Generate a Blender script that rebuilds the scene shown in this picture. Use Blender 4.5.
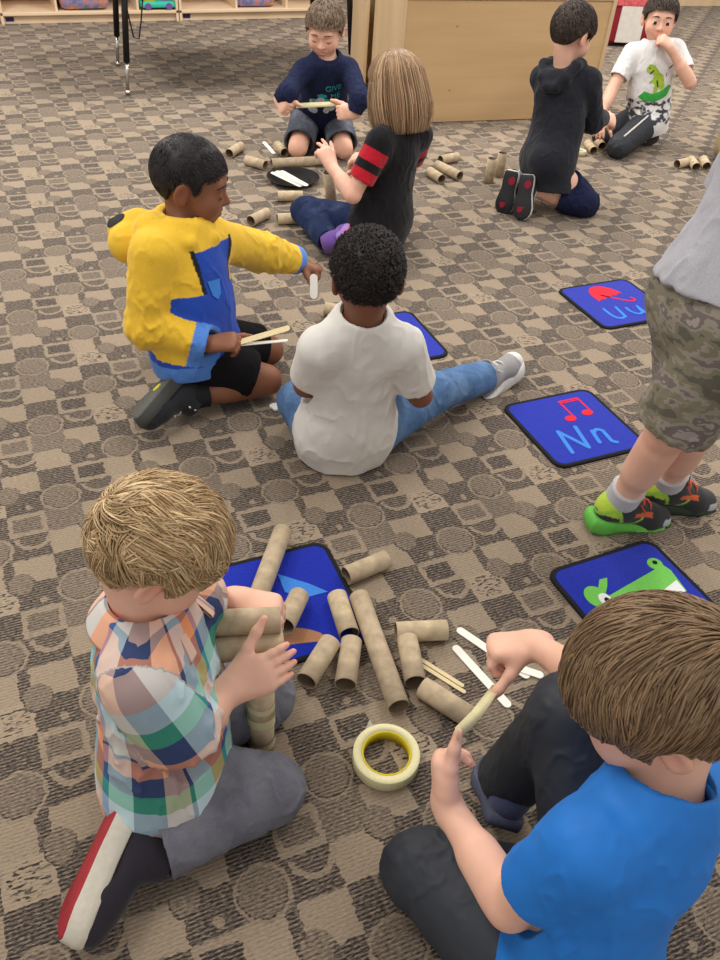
import bpy, math, random
import numpy as np
from mathutils import Vector, Matrix
from mathutils.bvhtree import BVHTree
random.seed(7)
rng = np.random.default_rng(11)
sc = bpy.context.scene
for o in list(bpy.data.objects):
    bpy.data.objects.remove(o)

# ------------------------------------------------------------------ camera, world, light, exposure
PHI, F, TH, RO, CH = .4514, 820.33, .6977, .0799, 1.33
def rotw(p):
    c, s = math.cos(PHI), math.sin(PHI)
    return np.array([p[0]*c+p[1]*s, -p[0]*s+p[1]*c, p[2]])
FW = np.array([0, math.cos(TH), -math.sin(TH)])
_rt = np.array([1., 0, 0]); _up = np.cross(_rt, FW)
CR = rotw(_rt*math.cos(RO)+_up*math.sin(RO))      # image right
CU = rotw(_up*math.cos(RO)-_rt*math.sin(RO))      # image up
FW = rotw(FW)
CAM = np.array([0, 0, CH])
cam_data = bpy.data.cameras.new('camera')
cam = bpy.data.objects.new('camera', cam_data)
sc.collection.objects.link(cam)
cam_data.sensor_fit = 'VERTICAL'; cam_data.sensor_height = 36; cam_data.lens = F/960*36
cam_data.clip_start = .05
m = Matrix([[CR[0], CU[0], -FW[0], 0], [CR[1], CU[1], -FW[1], 0], [CR[2], CU[2], -FW[2], CH], [0, 0, 0, 1]])
cam.matrix_world = m
sc.camera = cam

world = bpy.data.worlds.new('world'); sc.world = world
world.use_nodes = True
world.node_tree.nodes['Background'].inputs[0].default_value = (1.0, .97, .93, 1)
world.node_tree.nodes['Background'].inputs[1].default_value = .62
def area(name, loc, sx, sy, power, col=(1, .96, .9)):
    l = bpy.data.lights.new(name, 'AREA'); l.shape = 'RECTANGLE'; l.size = sx; l.size_y = sy; l.energy = power; l.color = col
    o = bpy.data.objects.new(name, l); sc.collection.objects.link(o); o.location = loc
    return o
for i, (x, y, p) in enumerate([(-.6, 1.6, 26), (2.2, 1.6, 26), (-.6, 4.4, 62), (2.2, 4.4, 62), (5.0, 4.4, 62), (5.0, 1.6, 26)]):
    area('ceiling_light', (x, y, 2.75), .6, 1.2, p)
sc.view_settings.view_transform = 'Standard'; sc.view_settings.look = 'None'
sc.view_settings.gamma = 1; sc.view_settings.use_curve_mapping = False
sc.view_settings.exposure = 0.17

# ------------------------------------------------------------------ helpers: pixels to points, tags
def ray(x, y): return FW+(x-360)/F*CR-(y-480)/F*CU
def at(x, y, z=0.):
    d = ray(x, y); t = (CH-z)/-d[2]
    return CAM+d*t
def img(ix, iy, iz):
    "direction given along image right, image up and towards the viewer"
    v = ix*CR+iy*CU-iz*FW
    return v/np.linalg.norm(v)
def cd(x, y, z=0.):
    v = rotw(np.array([x, y, z], float)); return v/np.linalg.norm(v)
def A(*p): return np.array(p, float)
def nz(v): return v/max(1e-9, np.linalg.norm(v))
def lin(c):
    c = np.array(c, float)/255
    r = np.where(c <= .04045, c/12.92, ((c+.055)/1.055)**2.4)
    return (float(r[0]), float(r[1]), float(r[2]), 1.)
def link(o, parent=None):
    sc.collection.objects.link(o)
    if parent is not None: o.parent = parent
    return o
def tag(o, label=None, cat=None, group=None, kind=None):
    if label: o['label'] = label
    if cat: o['category'] = cat
    if group: o['group'] = group
    if kind: o['kind'] = kind
    return o
def thing(name, loc, label, cat, group=None, rz=0):
    o = bpy.data.objects.new(name, None); o.empty_display_size = .05
    o.location = [float(q) for q in loc]; o.rotation_euler = (0, 0, rz)
    link(o); tag(o, label, cat, group)
    bpy.context.view_layer.update() if False else None
    return o
def mesh_obj(name, verts, faces, mat, parent=None, smooth=True, mats=None, fm=None, world_space=False):
    me = bpy.data.meshes.new(name)
    verts = np.asarray(verts, np.float64)
    if world_space and parent is not None:
        Mi = Matrix.LocRotScale(parent.location, parent.rotation_euler, None).inverted()
        R = np.array(Mi.to_3x3()); verts = verts@R.T+np.array(Mi.to_translation())
    if isinstance(faces, np.ndarray) and faces.ndim == 2:
        n, k = faces.shape
        me.vertices.add(len(verts)); me.vertices.foreach_set('co', verts.ravel().astype(np.float32))
        me.loops.add(n*k); me.loops.foreach_set('vertex_index', faces.ravel().astype(np.int32))
        me.polygons.add(n); me.polygons.foreach_set('loop_start', np.arange(0, n*k, k, dtype=np.int32))
        me.polygons.foreach_set('loop_total', np.full(n, k, np.int32))
        me.update(calc_edges=True)
    else:
        me.from_pydata([tuple(v) for v in verts], [], [tuple(int(i) for i in f) for f in faces]); me.update()
    if smooth: me.polygons.foreach_set('use_smooth', np.ones(len(me.polygons), bool))
    for mm in (mats or [mat]): me.materials.append(mm)
    if fm is not None: me.polygons.foreach_set('material_index', np.asarray(fm, np.int32))
    o = bpy.data.objects.new(name, me)
    return link(o, parent)
def set_col(o, cols, name='Col'):
    a = o.data.color_attributes.new(name, 'FLOAT_COLOR', 'POINT')
    c = np.ones((len(o.data.vertices), 4), np.float32); c[:, :3] = cols
    a.data.foreach_set('color', c.ravel())
def set_vec(o, v, name='guv'):
    a = o.data.attributes.new(name, 'FLOAT_VECTOR', 'POINT')
    a.data.foreach_set('vector', np.asarray(v, np.float32).ravel())

class MB:
    "collects simple shapes into one mesh"
    def __init__(s): s.v = []; s.f = []; s.m = []; s.n = 0
    def add(s, v, f, mi=0):
        s.v += [tuple(map(float, p)) for p in v]; s.f += [tuple(i+s.n for i in q) for q in f]; s.m += [mi]*len(f); s.n += len(v)
    def box(s, c, d, b=.0, mi=0, R=None):
        bm = bmesh_box(d, b)
        v = bm[0]
        if R is not None: v = v@np.array(R).T
        s.add(v+np.array(c), bm[1], mi)
    def tube(s, pts, r, n=8, mi=0, cap=True):
        pts = [np.array(p, float) for p in pts]; rs = r if hasattr(r, '__len__') else [r]*len(pts)
        ref = None; V = []
        for i, p in enumerate(pts):
            t = nz(pts[min(i+1, len(pts)-1)]-pts[max(i-1, 0)])
            if ref is None: ref = nz(np.cross(t, A(0, 0, 1) if abs(t[2]) < .9 else A(1, 0, 0)))
            ref = nz(ref-t*(ref@t)); b = np.cross(t, ref)
            for k in range(n):
                a = 2*math.pi*k/n; V.append(p+(ref*math.cos(a)+b*math.sin(a))*rs[i])
        Fc = [(i*n+k, i*n+(k+1) % n, (i+1)*n+(k+1) % n, (i+1)*n+k) for i in range(len(pts)-1) for k in range(n)]
        if cap: Fc += [tuple(range(n-1, -1, -1)), tuple((len(pts)-1)*n+k for k in range(n))]
        s.add(V, Fc, mi)
    def prism(s, poly, z0, z1, mi=0, M=None):
        n = len(poly); V = [(x, y, z0) for x, y in poly]+[(x, y, z1) for x, y in poly]
        Fc = [tuple(range(n-1, -1, -1)), tuple(range(n, 2*n))]+[(i, (i+1) % n, n+(i+1) % n, n+i) for i in range(n)]
        if M is not None: V = [M(np.array(p)) for p in V]
        s.add(V, Fc, mi)
    def build(s, name, mat, parent=None, smooth=False, mats=None, world_space=False):
        return mesh_obj(name, s.v, s.f, mat, parent, smooth, mats, s.m if mats else None, world_space)
import bmesh
def bmesh_box(d, b):
    bm = bmesh.new(); bmesh.ops.create_cube(bm, size=1)
    for v in bm.verts: v.co = Vector((v.co.x*d[0], v.co.y*d[1], v.co.z*d[2]))
    if b > 0: bmesh.ops.bevel(bm, geom=bm.edges[:], offset=b, segments=2, affect='EDGES', profile=.6)
    bm.verts.index_update()
    r = (np.array([v.co[:] for v in bm.verts]), [tuple(v.index for v in f.verts) for f in bm.faces]); bm.free()
    return r

# ------------------------------------------------------------------ materials
def new_mat(name):
    mt = bpy.data.materials.new(name); mt.use_nodes = True
    nt = mt.node_tree; return mt, nt, nt.nodes['Principled BSDF']
def nd(nt, t, **k):
    n = nt.nodes.new(t)
    for a, b in k.items(): setattr(n, a, b)
    return n
def simple(name, col, rough=.8, var=.12, scale=60, spec=.3, bump=0., bscale=400, metal=0., sheen=0.):
    mt, nt, bs = new_mat(name)
    bs.inputs['Roughness'].default_value = rough; bs.inputs['Specular IOR Level'].default_value = spec; bs.inputs['Metallic'].default_value = metal
    if sheen: bs.inputs['Sheen Weight'].default_value = sheen
    c = lin(col); tc = nd(nt, 'ShaderNodeTexCoord')
    if var:
        n = nd(nt, 'ShaderNodeTexNoise'); n.inputs['Scale'].default_value = scale; n.inputs['Detail'].default_value = 4
        nt.links.new(tc.outputs['Object'], n.inputs['Vector'])
        r = nd(nt, 'ShaderNodeValToRGB'); e = r.color_ramp.elements
        e[0].position = .3; e[1].position = .7
        e[0].color = tuple(q*(1-var) for q in c[:3])+(1,); e[1].color = tuple(min(1, q*(1+var)) for q in c[:3])+(1,)
        nt.links.new(n.outputs['Fac'], r.inputs['Fac']); nt.links.new(r.outputs['Color'], bs.inputs['Base Color'])
    else: bs.inputs['Base Color'].default_value = c
    if bump: add_bump(nt, bs, tc, bump, bscale)
    return mt
def add_bump(nt, bs, tc, strength, scale, dist=.002):
    n = nd(nt, 'ShaderNodeTexNoise'); n.inputs['Scale'].default_value = scale; n.inputs['Detail'].default_value = 3
    nt.links.new(tc.outputs['Object'], n.inputs['Vector'])
    b = nd(nt, 'ShaderNodeBump'); b.inputs['Strength'].default_value = strength; b.inputs['Distance'].default_value = dist
    nt.links.new(n.outputs['Fac'], b.inputs['Height']); nt.links.new(b.outputs['Normal'], bs.inputs['Normal'])
def vcol_mat(name, rough=.75, spec=.3, var=.1, scale=120, bump=0., bscale=500, sheen=0., sss=0.):
    mt, nt, bs = new_mat(name)
    bs.inputs['Roughness'].default_value = rough; bs.inputs['Specular IOR Level'].default_value = spec
    if sheen: bs.inputs['Sheen Weight'].default_value = sheen
    if sss:
        bs.inputs['Subsurface Weight'].default_value = sss; bs.inputs['Subsurface Radius'].default_value = (1, .35, .2); bs.inputs['Subsurface Scale'].default_value = .006
    at_ = nd(nt, 'ShaderNodeAttribute', attribute_name='Col'); tc = nd(nt, 'ShaderNodeTexCoord')
    n = nd(nt, 'ShaderNodeTexNoise'); n.inputs['Scale'].default_value = scale; n.inputs['Detail'].default_value = 4
    nt.links.new(tc.outputs['Object'], n.inputs['Vector'])
    mr = nd(nt, 'ShaderNodeMapRange'); mr.inputs[1].default_value = .3; mr.inputs[2].default_value = .7; mr.inputs[3].default_value = 1-var; mr.inputs[4].default_value = 1+var
    nt.links.new(n.outputs['Fac'], mr.inputs[0])
    mx = nd(nt, 'ShaderNodeVectorMath', operation='SCALE'); nt.links.new(at_.outputs['Color'], mx.inputs[0]); nt.links.new(mr.outputs[0], mx.inputs['Scale'])
    nt.links.new(mx.outputs[0], bs.inputs['Base Color'])
    if bump: add_bump(nt, bs, tc, bump, bscale)
    return mt
class E:
    "small expression compiler for shader maths"
    nt = None
    def __init__(s, sock): s.s = sock
    @staticmethod
    def m(op, a, b=None, c=None):
        n = E.nt.nodes.new('ShaderNodeMath'); n.operation = op
        for i, q in enumerate((a, b, c)):
            if q is None: continue
            if isinstance(q, E): E.nt.links.new(q.s, n.inputs[i])
            else: n.inputs[i].default_value = float(q)
        return E(n.outputs[0])
    def __add__(s, o): return E.m('ADD', s, o)
    __radd__ = __add__
    def __sub__(s, o): return E.m('SUBTRACT', s, o)
    def __rsub__(s, o): return E.m('SUBTRACT', o, s)
    def __mul__(s, o): return E.m('MULTIPLY', s, o)
    __rmul__ = __mul__
    def lt(s, o): return E.m('LESS_THAN', s, o)
    def gt(s, o): return E.m('GREATER_THAN', s, o)
    def abs(s): return E.m('ABSOLUTE', s)
    def floor(s): return E.m('FLOOR', s)
    def mod(s, o): return E.m('FLOORED_MODULO', s, o)
    def sqrt(s): return E.m('SQRT', s)
    def sin(s): return E.m('SINE', s)
    def mx(s, o): return E.m('MAXIMUM', s, o)
    def mn(s, o): return E.m('MINIMUM', s, o)
def over(base, mask, val):
    "val where mask is 1"
    return base+mask*(val-base)
def ramp(nt, fac, stops, interp='LINEAR'):
    r = nd(nt, 'ShaderNodeValToRGB'); r.color_ramp.interpolation = interp
    e = r.color_ramp.elements
    while len(e) > 1: e.remove(e[-1])
    e[0].position = stops[0][0]; e[0].color = stops[0][1]
    for p, c in stops[1:]:
        q = e.new(p); q.color = c
    nt.links.new(fac.s if isinstance(fac, E) else fac, r.inputs['Fac'])
    return r.outputs['Color']
def noise_e(nt, vec, scale, detail=2, rough=.5):
    n = nd(nt, 'ShaderNodeTexNoise'); n.inputs['Scale'].default_value = scale; n.inputs['Detail'].default_value = detail; n.inputs['Roughness'].default_value = rough
    nt.links.new(vec, n.inputs['Vector']); return E(n.outputs['Fac'])

def carpet_mat():
    mt, nt, bs = new_mat('patterned_carpet'); E.nt = nt
    bs.inputs['Roughness'].default_value = .95; bs.inputs['Specular IOR Level'].default_value = .15; bs.inputs['Sheen Weight'].default_value = .12
    tc = nd(nt, 'ShaderNodeTexCoord'); sp = nd(nt, 'ShaderNodeSeparateXYZ')
    nt.links.new(tc.outputs['Object'], sp.inputs[0])
    # a little wobble so that the woven edges are not ruler straight
    wn = noise_e(nt, tc.outputs['Object'], 90, 2); wn2 = noise_e(nt, tc.outputs['Object'], 61, 2)
    u0 = (E(sp.outputs[0])-.156)*(1/.08303); v0 = (2.955-E(sp.outputs[1]))*(1/.07514)
    u = u0+(wn-.5)*.2; v = v0+(wn2-.5)*.2
    iu = (u+.5).floor().mod(4); iv = (v+.5).floor().mod(4)
    D, M_, T = .14, .40, .85
    cells = [M_, T, .95, .12,  D, T, D, .3,  T, .16, M_, .40,  D, .3, D, T]
    idx = (iu*4+iv+.5)*(1/16)
    base = E(ramp(nt, idx, [(i/16, (c, c, c, 1)) for i, c in enumerate(cells)], 'CONSTANT'))
    loc = lambda cu, cv: ((u-cu+2).mod(4)-2, (v-cv+2).mod(4)-2)
    rad = lambda a, b, su, sv: ((a*(1/su))*(a*(1/su))+(b*(1/sv))*(b*(1/sv))).sqrt()
    val = base
    a, b = loc(.37, 1); val = over(val, a.abs().lt(.13)*b.abs().lt(.5), D)
    for cu, cv, fill in ((1, 3, .36), (3, 1, .04)):
        a, b = loc(cu, cv)
        val = over(val, a.abs().lt(.5)*b.abs().lt(.5), T*.92)
        val = over(val, a.abs().lt(.37)*b.abs().lt(.31), fill)
    for cu, cv in ((1.1, -.42), (3.1, 1.58)):
        a, b = loc(cu, cv); r = rad(a, b, .5, .58); dn = b.gt(0)
        val = over(val, r.lt(.84)*dn, .15); val = over(val, r.gt(.74)*r.lt(.98)*dn, T*.9)
        val = over(val, r.lt(.74)*dn, .2)
    for cu, cv in ((2.62, 3.5), (.62, 1.5)):
        a, b = loc(cu, cv); r = rad(a, b, .34, .44)
        val = over(val, r.lt(1.0), .46); val = over(val, r.lt(1.0)*r.gt(.86)*b.gt(-.1), .1)
    for cu, cv in ((3.1, .24), (1.1, 2.24)):
        a, b = loc(cu, cv); val = over(val, rad(a, b, .1, .12).lt(1), T*.85)
    for cu, cv in ((0, 0), (2, 2)):
        a, b = loc(cu, cv); r = rad(a, b, .49, .55)
        val = over(val, r.lt(1.14), T*.85); val = over(val, r.lt(1.0), .16); val = over(val, r.lt(.90).mx(r.lt(1.0)*b.lt(-.1)), .44)
    # speckled tile
    a, b = loc(0, 2)
    mp = nd(nt, 'ShaderNodeMapping'); mp.inputs['Scale'].default_value = (70, 190, 1); nt.links.new(tc.outputs['Object'], mp.inputs['Vector'])
    sk = noise_e(nt, mp.outputs[0], 1, 1).gt(.55)
    val = over(val, rad(a, b, .42, .42).lt(1)*sk, .1)
    # yarn rows
    brk = noise_e(nt, tc.outputs['Object'], 75, 1)
    row = (v0*(math.pi*2*11.)).sin()*.5+.5; row = .5+(row-.5)*(brk*2.2-.35)
    mp2 = nd(nt, 'ShaderNodeMapping'); mp2.inputs['Scale'].default_value = (120, 420, 1); nt.links.new(tc.outputs['Object'], mp2.inputs['Vector'])
    fl = noise_e(nt, mp2.outputs[0], 1, 2, .6); big = noise_e(nt, tc.outputs['Object'], 1.3, 2)
    dark = 1-val
    t = val*.92+dark*(.08+(row-.42)*.7+(fl-.5)*2.0)+(fl-.5)*.55+(big-.5)*.2+(1-dark)*(row-.5)*.08
    t = t.mx(0.).mn(1.)
    col = ramp(nt, t, [(0, lin((50, 44, 43))), (.28, lin((95, 85, 77))), (.6, lin((131, 116, 100))), (1, lin((166, 148, 126)))])
    nt.links.new(col, bs.inputs['Base Color'])
    bp = nd(nt, 'ShaderNodeBump'); bp.inputs['Strength'].default_value = .5; bp.inputs['Distance'].default_value = .003
    hh = row*.5+fl+val*.3; nt.links.new(hh.s, bp.inputs['Height']); nt.links.new(bp.outputs['Normal'], bs.inputs['Normal'])
    return mt
def wood_mat(name, c1, c2, axis=0, rough=.5):
    mt, nt, bs = new_mat(name); bs.inputs['Roughness'].default_value = rough
    tc = nd(nt, 'ShaderNodeTexCoord'); mp = nd(nt, 'ShaderNodeMapping')
    s = [14, 14, 14]; s[axis] = 1.2; mp.inputs['Scale'].default_value = s
    nt.links.new(tc.outputs['Object'], mp.inputs['Vector'])
    n = noise_e(nt, mp.outputs[0], 1, 5, .6)
    nt.links.new(ramp(nt, n, [(.3, lin(c1)), (.7, lin(c2))]), bs.inputs['Base Color'])
    return mt
def kraft_mat(name, c):
    mt, nt, bs = new_mat(name); E.nt = nt; bs.inputs['Roughness'].default_value = .85; bs.inputs['Specular IOR Level'].default_value = .2
    tc = nd(nt, 'ShaderNodeTexCoord'); sp = nd(nt, 'ShaderNodeSeparateXYZ'); nt.links.new(tc.outputs['Object'], sp.inputs[0])
    ang = E.m('ARCTAN2', E(sp.outputs[1]), E(sp.outputs[0])); ph = (E(sp.outputs[2])*16+ang*(1/(2*math.pi))).mod(1)
    seam = ph.lt(.03); n = noise_e(nt, tc.outputs['Object'], 45, 5)
    t = n-seam*.10
    nt.links.new(ramp(nt, t, [(.1, lin([q*.82 for q in c])), (.42, lin([q*.95 for q in c])), (.7, lin([min(255, q*1.06) for q in c]))]), bs.inputs['Base Color'])
    return mt
def plaid_mat():
    mt, nt, bs = new_mat('plaid_cotton'); E.nt = nt; bs.inputs['Roughness'].default_value = .85; bs.inputs['Specular IOR Level'].default_value = .15
    ga = nd(nt, 'ShaderNodeAttribute', attribute_name='guv'); sp = nd(nt, 'ShaderNodeSeparateXYZ'); nt.links.new(ga.outputs['Vector'], sp.inputs[0])
    U, V = E(sp.outputs[0]), E(sp.outputs[1])
    W_, N_, G_, O_, B_, P_ = (lin(q) for q in ((196, 222, 228), (58, 72, 112), (62, 176, 124), (240, 158, 108), (70, 120, 180), (226, 190, 170)))
    stops = lambda seq: [(sum(w for w, _ in seq[:i]), c) for i, (w, c) in enumerate(seq)]
    a = ramp(nt, (U*(1/.215)).mod(1), stops([(.2, W_), (.2, N_), (.16, P_), (.03, N_), (.17, W_), (.16, O_), (.08, B_)]), 'CONSTANT')
    b = ramp(nt, (V*(1/.205)).mod(1), stops([(.21, W_), (.16, G_), (.2, N_), (.16, O_), (.03, N_), (.24, P_)]), 'CONSTANT')
    mx = nd(nt, 'ShaderNodeMix', data_type='RGBA'); mx.inputs[0].default_value = .5
    nt.links.new(a, mx.inputs[6]); nt.links.new(b, mx.inputs[7])
    nt.links.new(mx.outputs[2], bs.inputs['Base Color'])
    tc = nd(nt, 'ShaderNodeTexCoord'); add_bump(nt, bs, tc, .25, 700)
    return mt
def camo_mat():
    mt, nt, bs = new_mat('camouflage_cotton'); E.nt = nt; bs.inputs['Roughness'].default_value = .9
    tc = nd(nt, 'ShaderNodeTexCoord'); mp = nd(nt, 'ShaderNodeMapping'); mp.inputs['Scale'].default_value = (1, 1, 2.2); nt.links.new(tc.outputs['Object'], mp.inputs['Vector'])
    n = noise_e(nt, mp.outputs[0], 11, 3, .55)
    nt.links.new(ramp(nt, n, [(0, lin((92, 90, 78))), (.4, lin((122, 115, 96))), (.5, lin((144, 135, 122))), (.57, lin((112, 101, 98))), (.64, lin((156, 144, 138)))], 'CONSTANT'), bs.inputs['Base Color'])
    add_bump(nt, bs, tc, .3, 500)
    return mt
def denim_mat(name, c, fade=.35):
    mt, nt, bs = new_mat(name); E.nt = nt; bs.inputs['Roughness'].default_value = .9; bs.inputs['Specular IOR Level'].default_value = .15
    tc = nd(nt, 'ShaderNodeTexCoord'); n = noise_e(nt, tc.outputs['Object'], 14, 5, .6); f = noise_e(nt, tc.outputs['Object'], 420, 2)
    t = n*.75+f*.25
    nt.links.new(ramp(nt, t, [(.32, lin([q*(1-fade*.6) for q in c])), (.5, lin(c)), (.68, lin([q+(255-q)*fade*.5 for q in c]))]), bs.inputs['Base Color'])
    add_bump(nt, bs, tc, .3, 600)
    return mt

M = dict(
    carpet=carpet_mat(), wall=simple('painted_wall', (214, 204, 188), .8, .03, 3),
    birch=wood_mat('birch_plywood', (208, 178, 138), (222, 194, 154), 2, .45), birch_dark=wood_mat('birch_panel', (202, 166, 120), (216, 182, 136), 0, .5),
    maple=wood_mat('pale_maple', (222, 194, 160), (238, 214, 184), 0, .45), cubby=simple('cubby_back', (176, 138, 104), .7, .06, 8),
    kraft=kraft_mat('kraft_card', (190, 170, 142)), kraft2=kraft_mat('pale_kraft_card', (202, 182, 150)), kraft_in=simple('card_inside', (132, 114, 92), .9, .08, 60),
    black_metal=simple('black_metal', (26, 22, 22), .45, .05), chrome=simple('bright_metal', (200, 198, 194), .25, .03, 40, .5, metal=1.),
    stick=simple('white_craft_wood', (244, 240, 230), .7, .03, 90), stick2=simple('birch_craft_wood', (222, 204, 160), .7, .06, 90), tape=simple('masking_tape', (212, 202, 160), .7, .06, 60),
    tape_core=simple('yellow_card_core', (206, 186, 36), .6, .08, 60), tape_side=simple('tape_edge', (226, 218, 172), .75, .05, 200),
    mat_blue=simple('blue_mat_pile', (18, 40, 164), .95, .16, 240, .1, .5, 900, sheen=.25), mat_edge=simple('black_binding', (32, 32, 36), .85, .15, 500, .2, .6, 900),
    print_lb=simple('light_blue_pile', (62, 128, 214), .95, .1, 300), print_red=simple('red_pile', (222, 40, 58), .95, .08, 300), print_green=simple('green_pile', (112, 190, 84), .95, .08, 300),
    print_white=simple('white_pile', (226, 226, 226), .95, .05, 300), print_black=simple('black_pile', (20, 20, 22), .95, .05, 300), print_brown=simple('brown_pile', (168, 120, 88), .95, .08, 300), print_yellow=simple('yellow_pile', (236, 200, 60), .95, .05, 300),
    skin=vcol_mat('skin', .55, .35, .04, 30, sss=.04), cloth=vcol_mat('coloured_cloth', .88, .15, .05, 200, .25, 600, .15), hair=vcol_mat('hair', .5, .35, .12, 260), rubber=vcol_mat('shoe_rubber', .6, .3, .08, 120),
    plaid=plaid_mat(), camo=camo_mat(), heather=simple('grey_heather_jersey', (178, 177, 184), .9, .1, 320, .15, .25, 500), white_tee=simple('white_jersey', (222, 218, 212), .9, .04, 12, .15, .2, 500),
    blue_knit=simple('bright_blue_sports_jersey', (34, 122, 212), .6, .06, 14, .35, .15, 900), black_nylon=simple('black_track_fabric', (48, 51, 58), .62, .05, 14, .3), black_cotton=simple('black_jersey', (22, 21, 24), .9, .1, 30, .15), navy=simple('navy_cotton', (28, 34, 62), .9, .1, 40, .15),
    navy_speck=simple('navy_flecked_jersey', (32, 38, 66), .9, .3, 130, .15), charcoal=simple('charcoal_fleece', (36, 37, 44), .92, .12, 60, .12, .2, 400, sheen=.1), jeans=denim_mat('blue_denim', (84, 116, 158)), dark_jeans=denim_mat('dark_denim', (36, 48, 82), .3), grey_denim=denim_mat('grey_denim', (112, 112, 122), .25),
    grey_short=denim_mat('grey_washed_denim', (84, 88, 100), .4), lace=simple('white_lace', (220, 220, 218), .8, .04), red_lace=simple('orange_lace', (214, 92, 60), .8, .05), eye_white=simple('eye_white', (228, 224, 220), .2, .02, 50, .5), iris=simple('brown_iris', (58, 40, 30), .2, .1, 300, .5),
    red_fabric=simple('dark_red_fabric', (136, 28, 44), .8, .08, 40), white_fabric=simple('off_white_fabric', (214, 208, 200), .8, .06, 30), canvas=simple('tan_canvas', (176, 160, 120), .9, .1, 60, .2, .3, 500), plate=simple('black_plastic', (24, 24, 26), .35, .05), paper=simple('white_paper', (234, 232, 226), .8, .02),
    purple=simple('purple_plastic', (116, 84, 150), .6, .1, 30), teal=simple('teal_plastic', (60, 188, 168), .5, .05), label_blue=simple('dark_blue_label', (44, 42, 92), .6, .05), teal_ink=simple('teal_ink', (38, 160, 166), .9, .05), grey_ink=simple('grey_ink', (176, 184, 192), .9, .1), green_ink=simple('green_ink', (62, 168, 70), .9, .15, 60), lime_ink=simple('lime_ink', (158, 186, 60), .9, .15, 60), black_ink=simple('black_ink', (48, 50, 54), .9, .1),
)
def puzzle_mat():
    mt, nt, bs = new_mat('many_coloured_print'); E.nt = nt
    tc = nd(nt, 'ShaderNodeTexCoord'); n = noise_e(nt, tc.outputs['Object'], 16, 3, .6)
    nt.links.new(ramp(nt, n, [(.3, lin((70, 150, 90))), (.42, lin((110, 110, 160))), (.52, lin((150, 140, 180))), (.6, lin((206, 120, 90))), (.68, lin((220, 200, 90)))]), bs.inputs['Base Color'])
    return mt
M['puzzle'] = puzzle_mat()

# ------------------------------------------------------------------ figures: fields of blended round limbs, meshed into one surface
def cap(a, b, ra, rb=None, fl=None): return ('c', A(*a), A(*b), ra, ra if rb is None else rb, fl)      # fl = (axis, squash)
def ell(c, r, R=None): return ('e', A(*c), A(*r), np.eye(3) if R is None else np.array(R))
def prim_box(p):
    if p[0] == 'c': r = max(p[3], p[4]); return np.minimum(p[1], p[2])-r, np.maximum(p[1], p[2])+r
    r = max(p[2]); return p[1]-r, p[1]+r
def prim_eval(p, X, Y, Z):
    if p[0] == 'c':
        _, a, b, ra, rb, fl = p
        d = b-a; L = float(d@d)+1e-12
        x, y, z = X-a[0], Y-a[1], Z-a[2]
        t = np.clip((x*d[0]+y*d[1]+z*d[2])/L, 0, 1)
        x = x-t*d[0]; y = y-t*d[1]; z = z-t*d[2]
        q = x*x+y*y+z*z; r = ra+t*(rb-ra)
        if fl is not None:
            n, k = fl; dn = x*n[0]+y*n[1]+z*n[2]
            q = q+(1/(k*k)-1)*dn*dn
            return (np.sqrt(np.maximum(q, 0))-r)*(.5+.5*k)
        return np.sqrt(q)-r
    _, c, r, R = p
    x, y, z = X-c[0], Y-c[1], Z-c[2]
    l = [(x*R[0, i]+y*R[1, i]+z*R[2, i])/r[i] for i in range(3)]
    k0 = np.sqrt(l[0]**2+l[1]**2+l[2]**2)
    k1 = np.sqrt((l[0]/r[0])**2+(l[1]/r[1])**2+(l[2]/r[2])**2)+1e-9
    return k0*(k0-1)/k1
def smin(a, b, k):
    if k <= 0: return np.minimum(a, b)
    h = np.maximum(k-np.abs(a-b), 0); return np.minimum(a, b)-h*h/(4*k)
def G(prims, k=.02, kc=.02, cuts=(), sub=False, tag=0): return dict(p=prims, k=k, kc=kc, cuts=cuts, sub=sub, tag=tag)
def group_eval(g, X, Y, Z):
    d = None
    for p in g['p']:
        e = prim_eval(p, X, Y, Z); d = e if d is None else smin(d, e, g['k'])
    for pt, n in g['cuts']:
        n = nz(n); pl = (X-pt[0])*n[0]+(Y-pt[1])*n[1]+(Z-pt[2])*n[2]
        d = -smin(-d, -pl, .004)
    return d
def build_field(groups, h, floor=None):
    los, his = zip(*[prim_box(p) for g in groups if not g['sub'] for p in g['p']])
    lo = np.min(los, 0)-4*h; hi = np.max(his, 0)+4*h
    n = np.ceil((hi-lo)/h).astype(int)+1
    ax = [(lo[i]+h*np.arange(n[i])).astype(np.float32) for i in range(3)]
    D = np.full(n, .06, np.float32)
    for g in groups:
        ls, hs = zip(*[prim_box(p) for p in g['p']])
        mg = max(g['k'], g['kc'])+4*h
        i0 = np.clip(np.floor((np.min(ls, 0)-mg-lo)/h).astype(int), 0, n); i1 = np.clip(np.ceil((np.max(hs, 0)+mg-lo)/h).astype(int)+1, 0, n)
        if np.any(i1 <= i0): continue
        sl = tuple(slice(i0[i], i1[i]) for i in range(3))
        X = ax[0][sl[0]][:, None, None]; Y = ax[1][sl[1]][None, :, None]; Z = ax[2][sl[2]][None, None, :]
        e = group_eval(g, X, Y, Z)
        if g['sub']: D[sl] = -smin(-D[sl], e, g['kc'])
        else: D[sl] = smin(D[sl], e, g['kc'])
    if floor is not None:
        D = np.maximum(D, (floor-ax[2])[None, None, :])
    return D, lo, h
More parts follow.
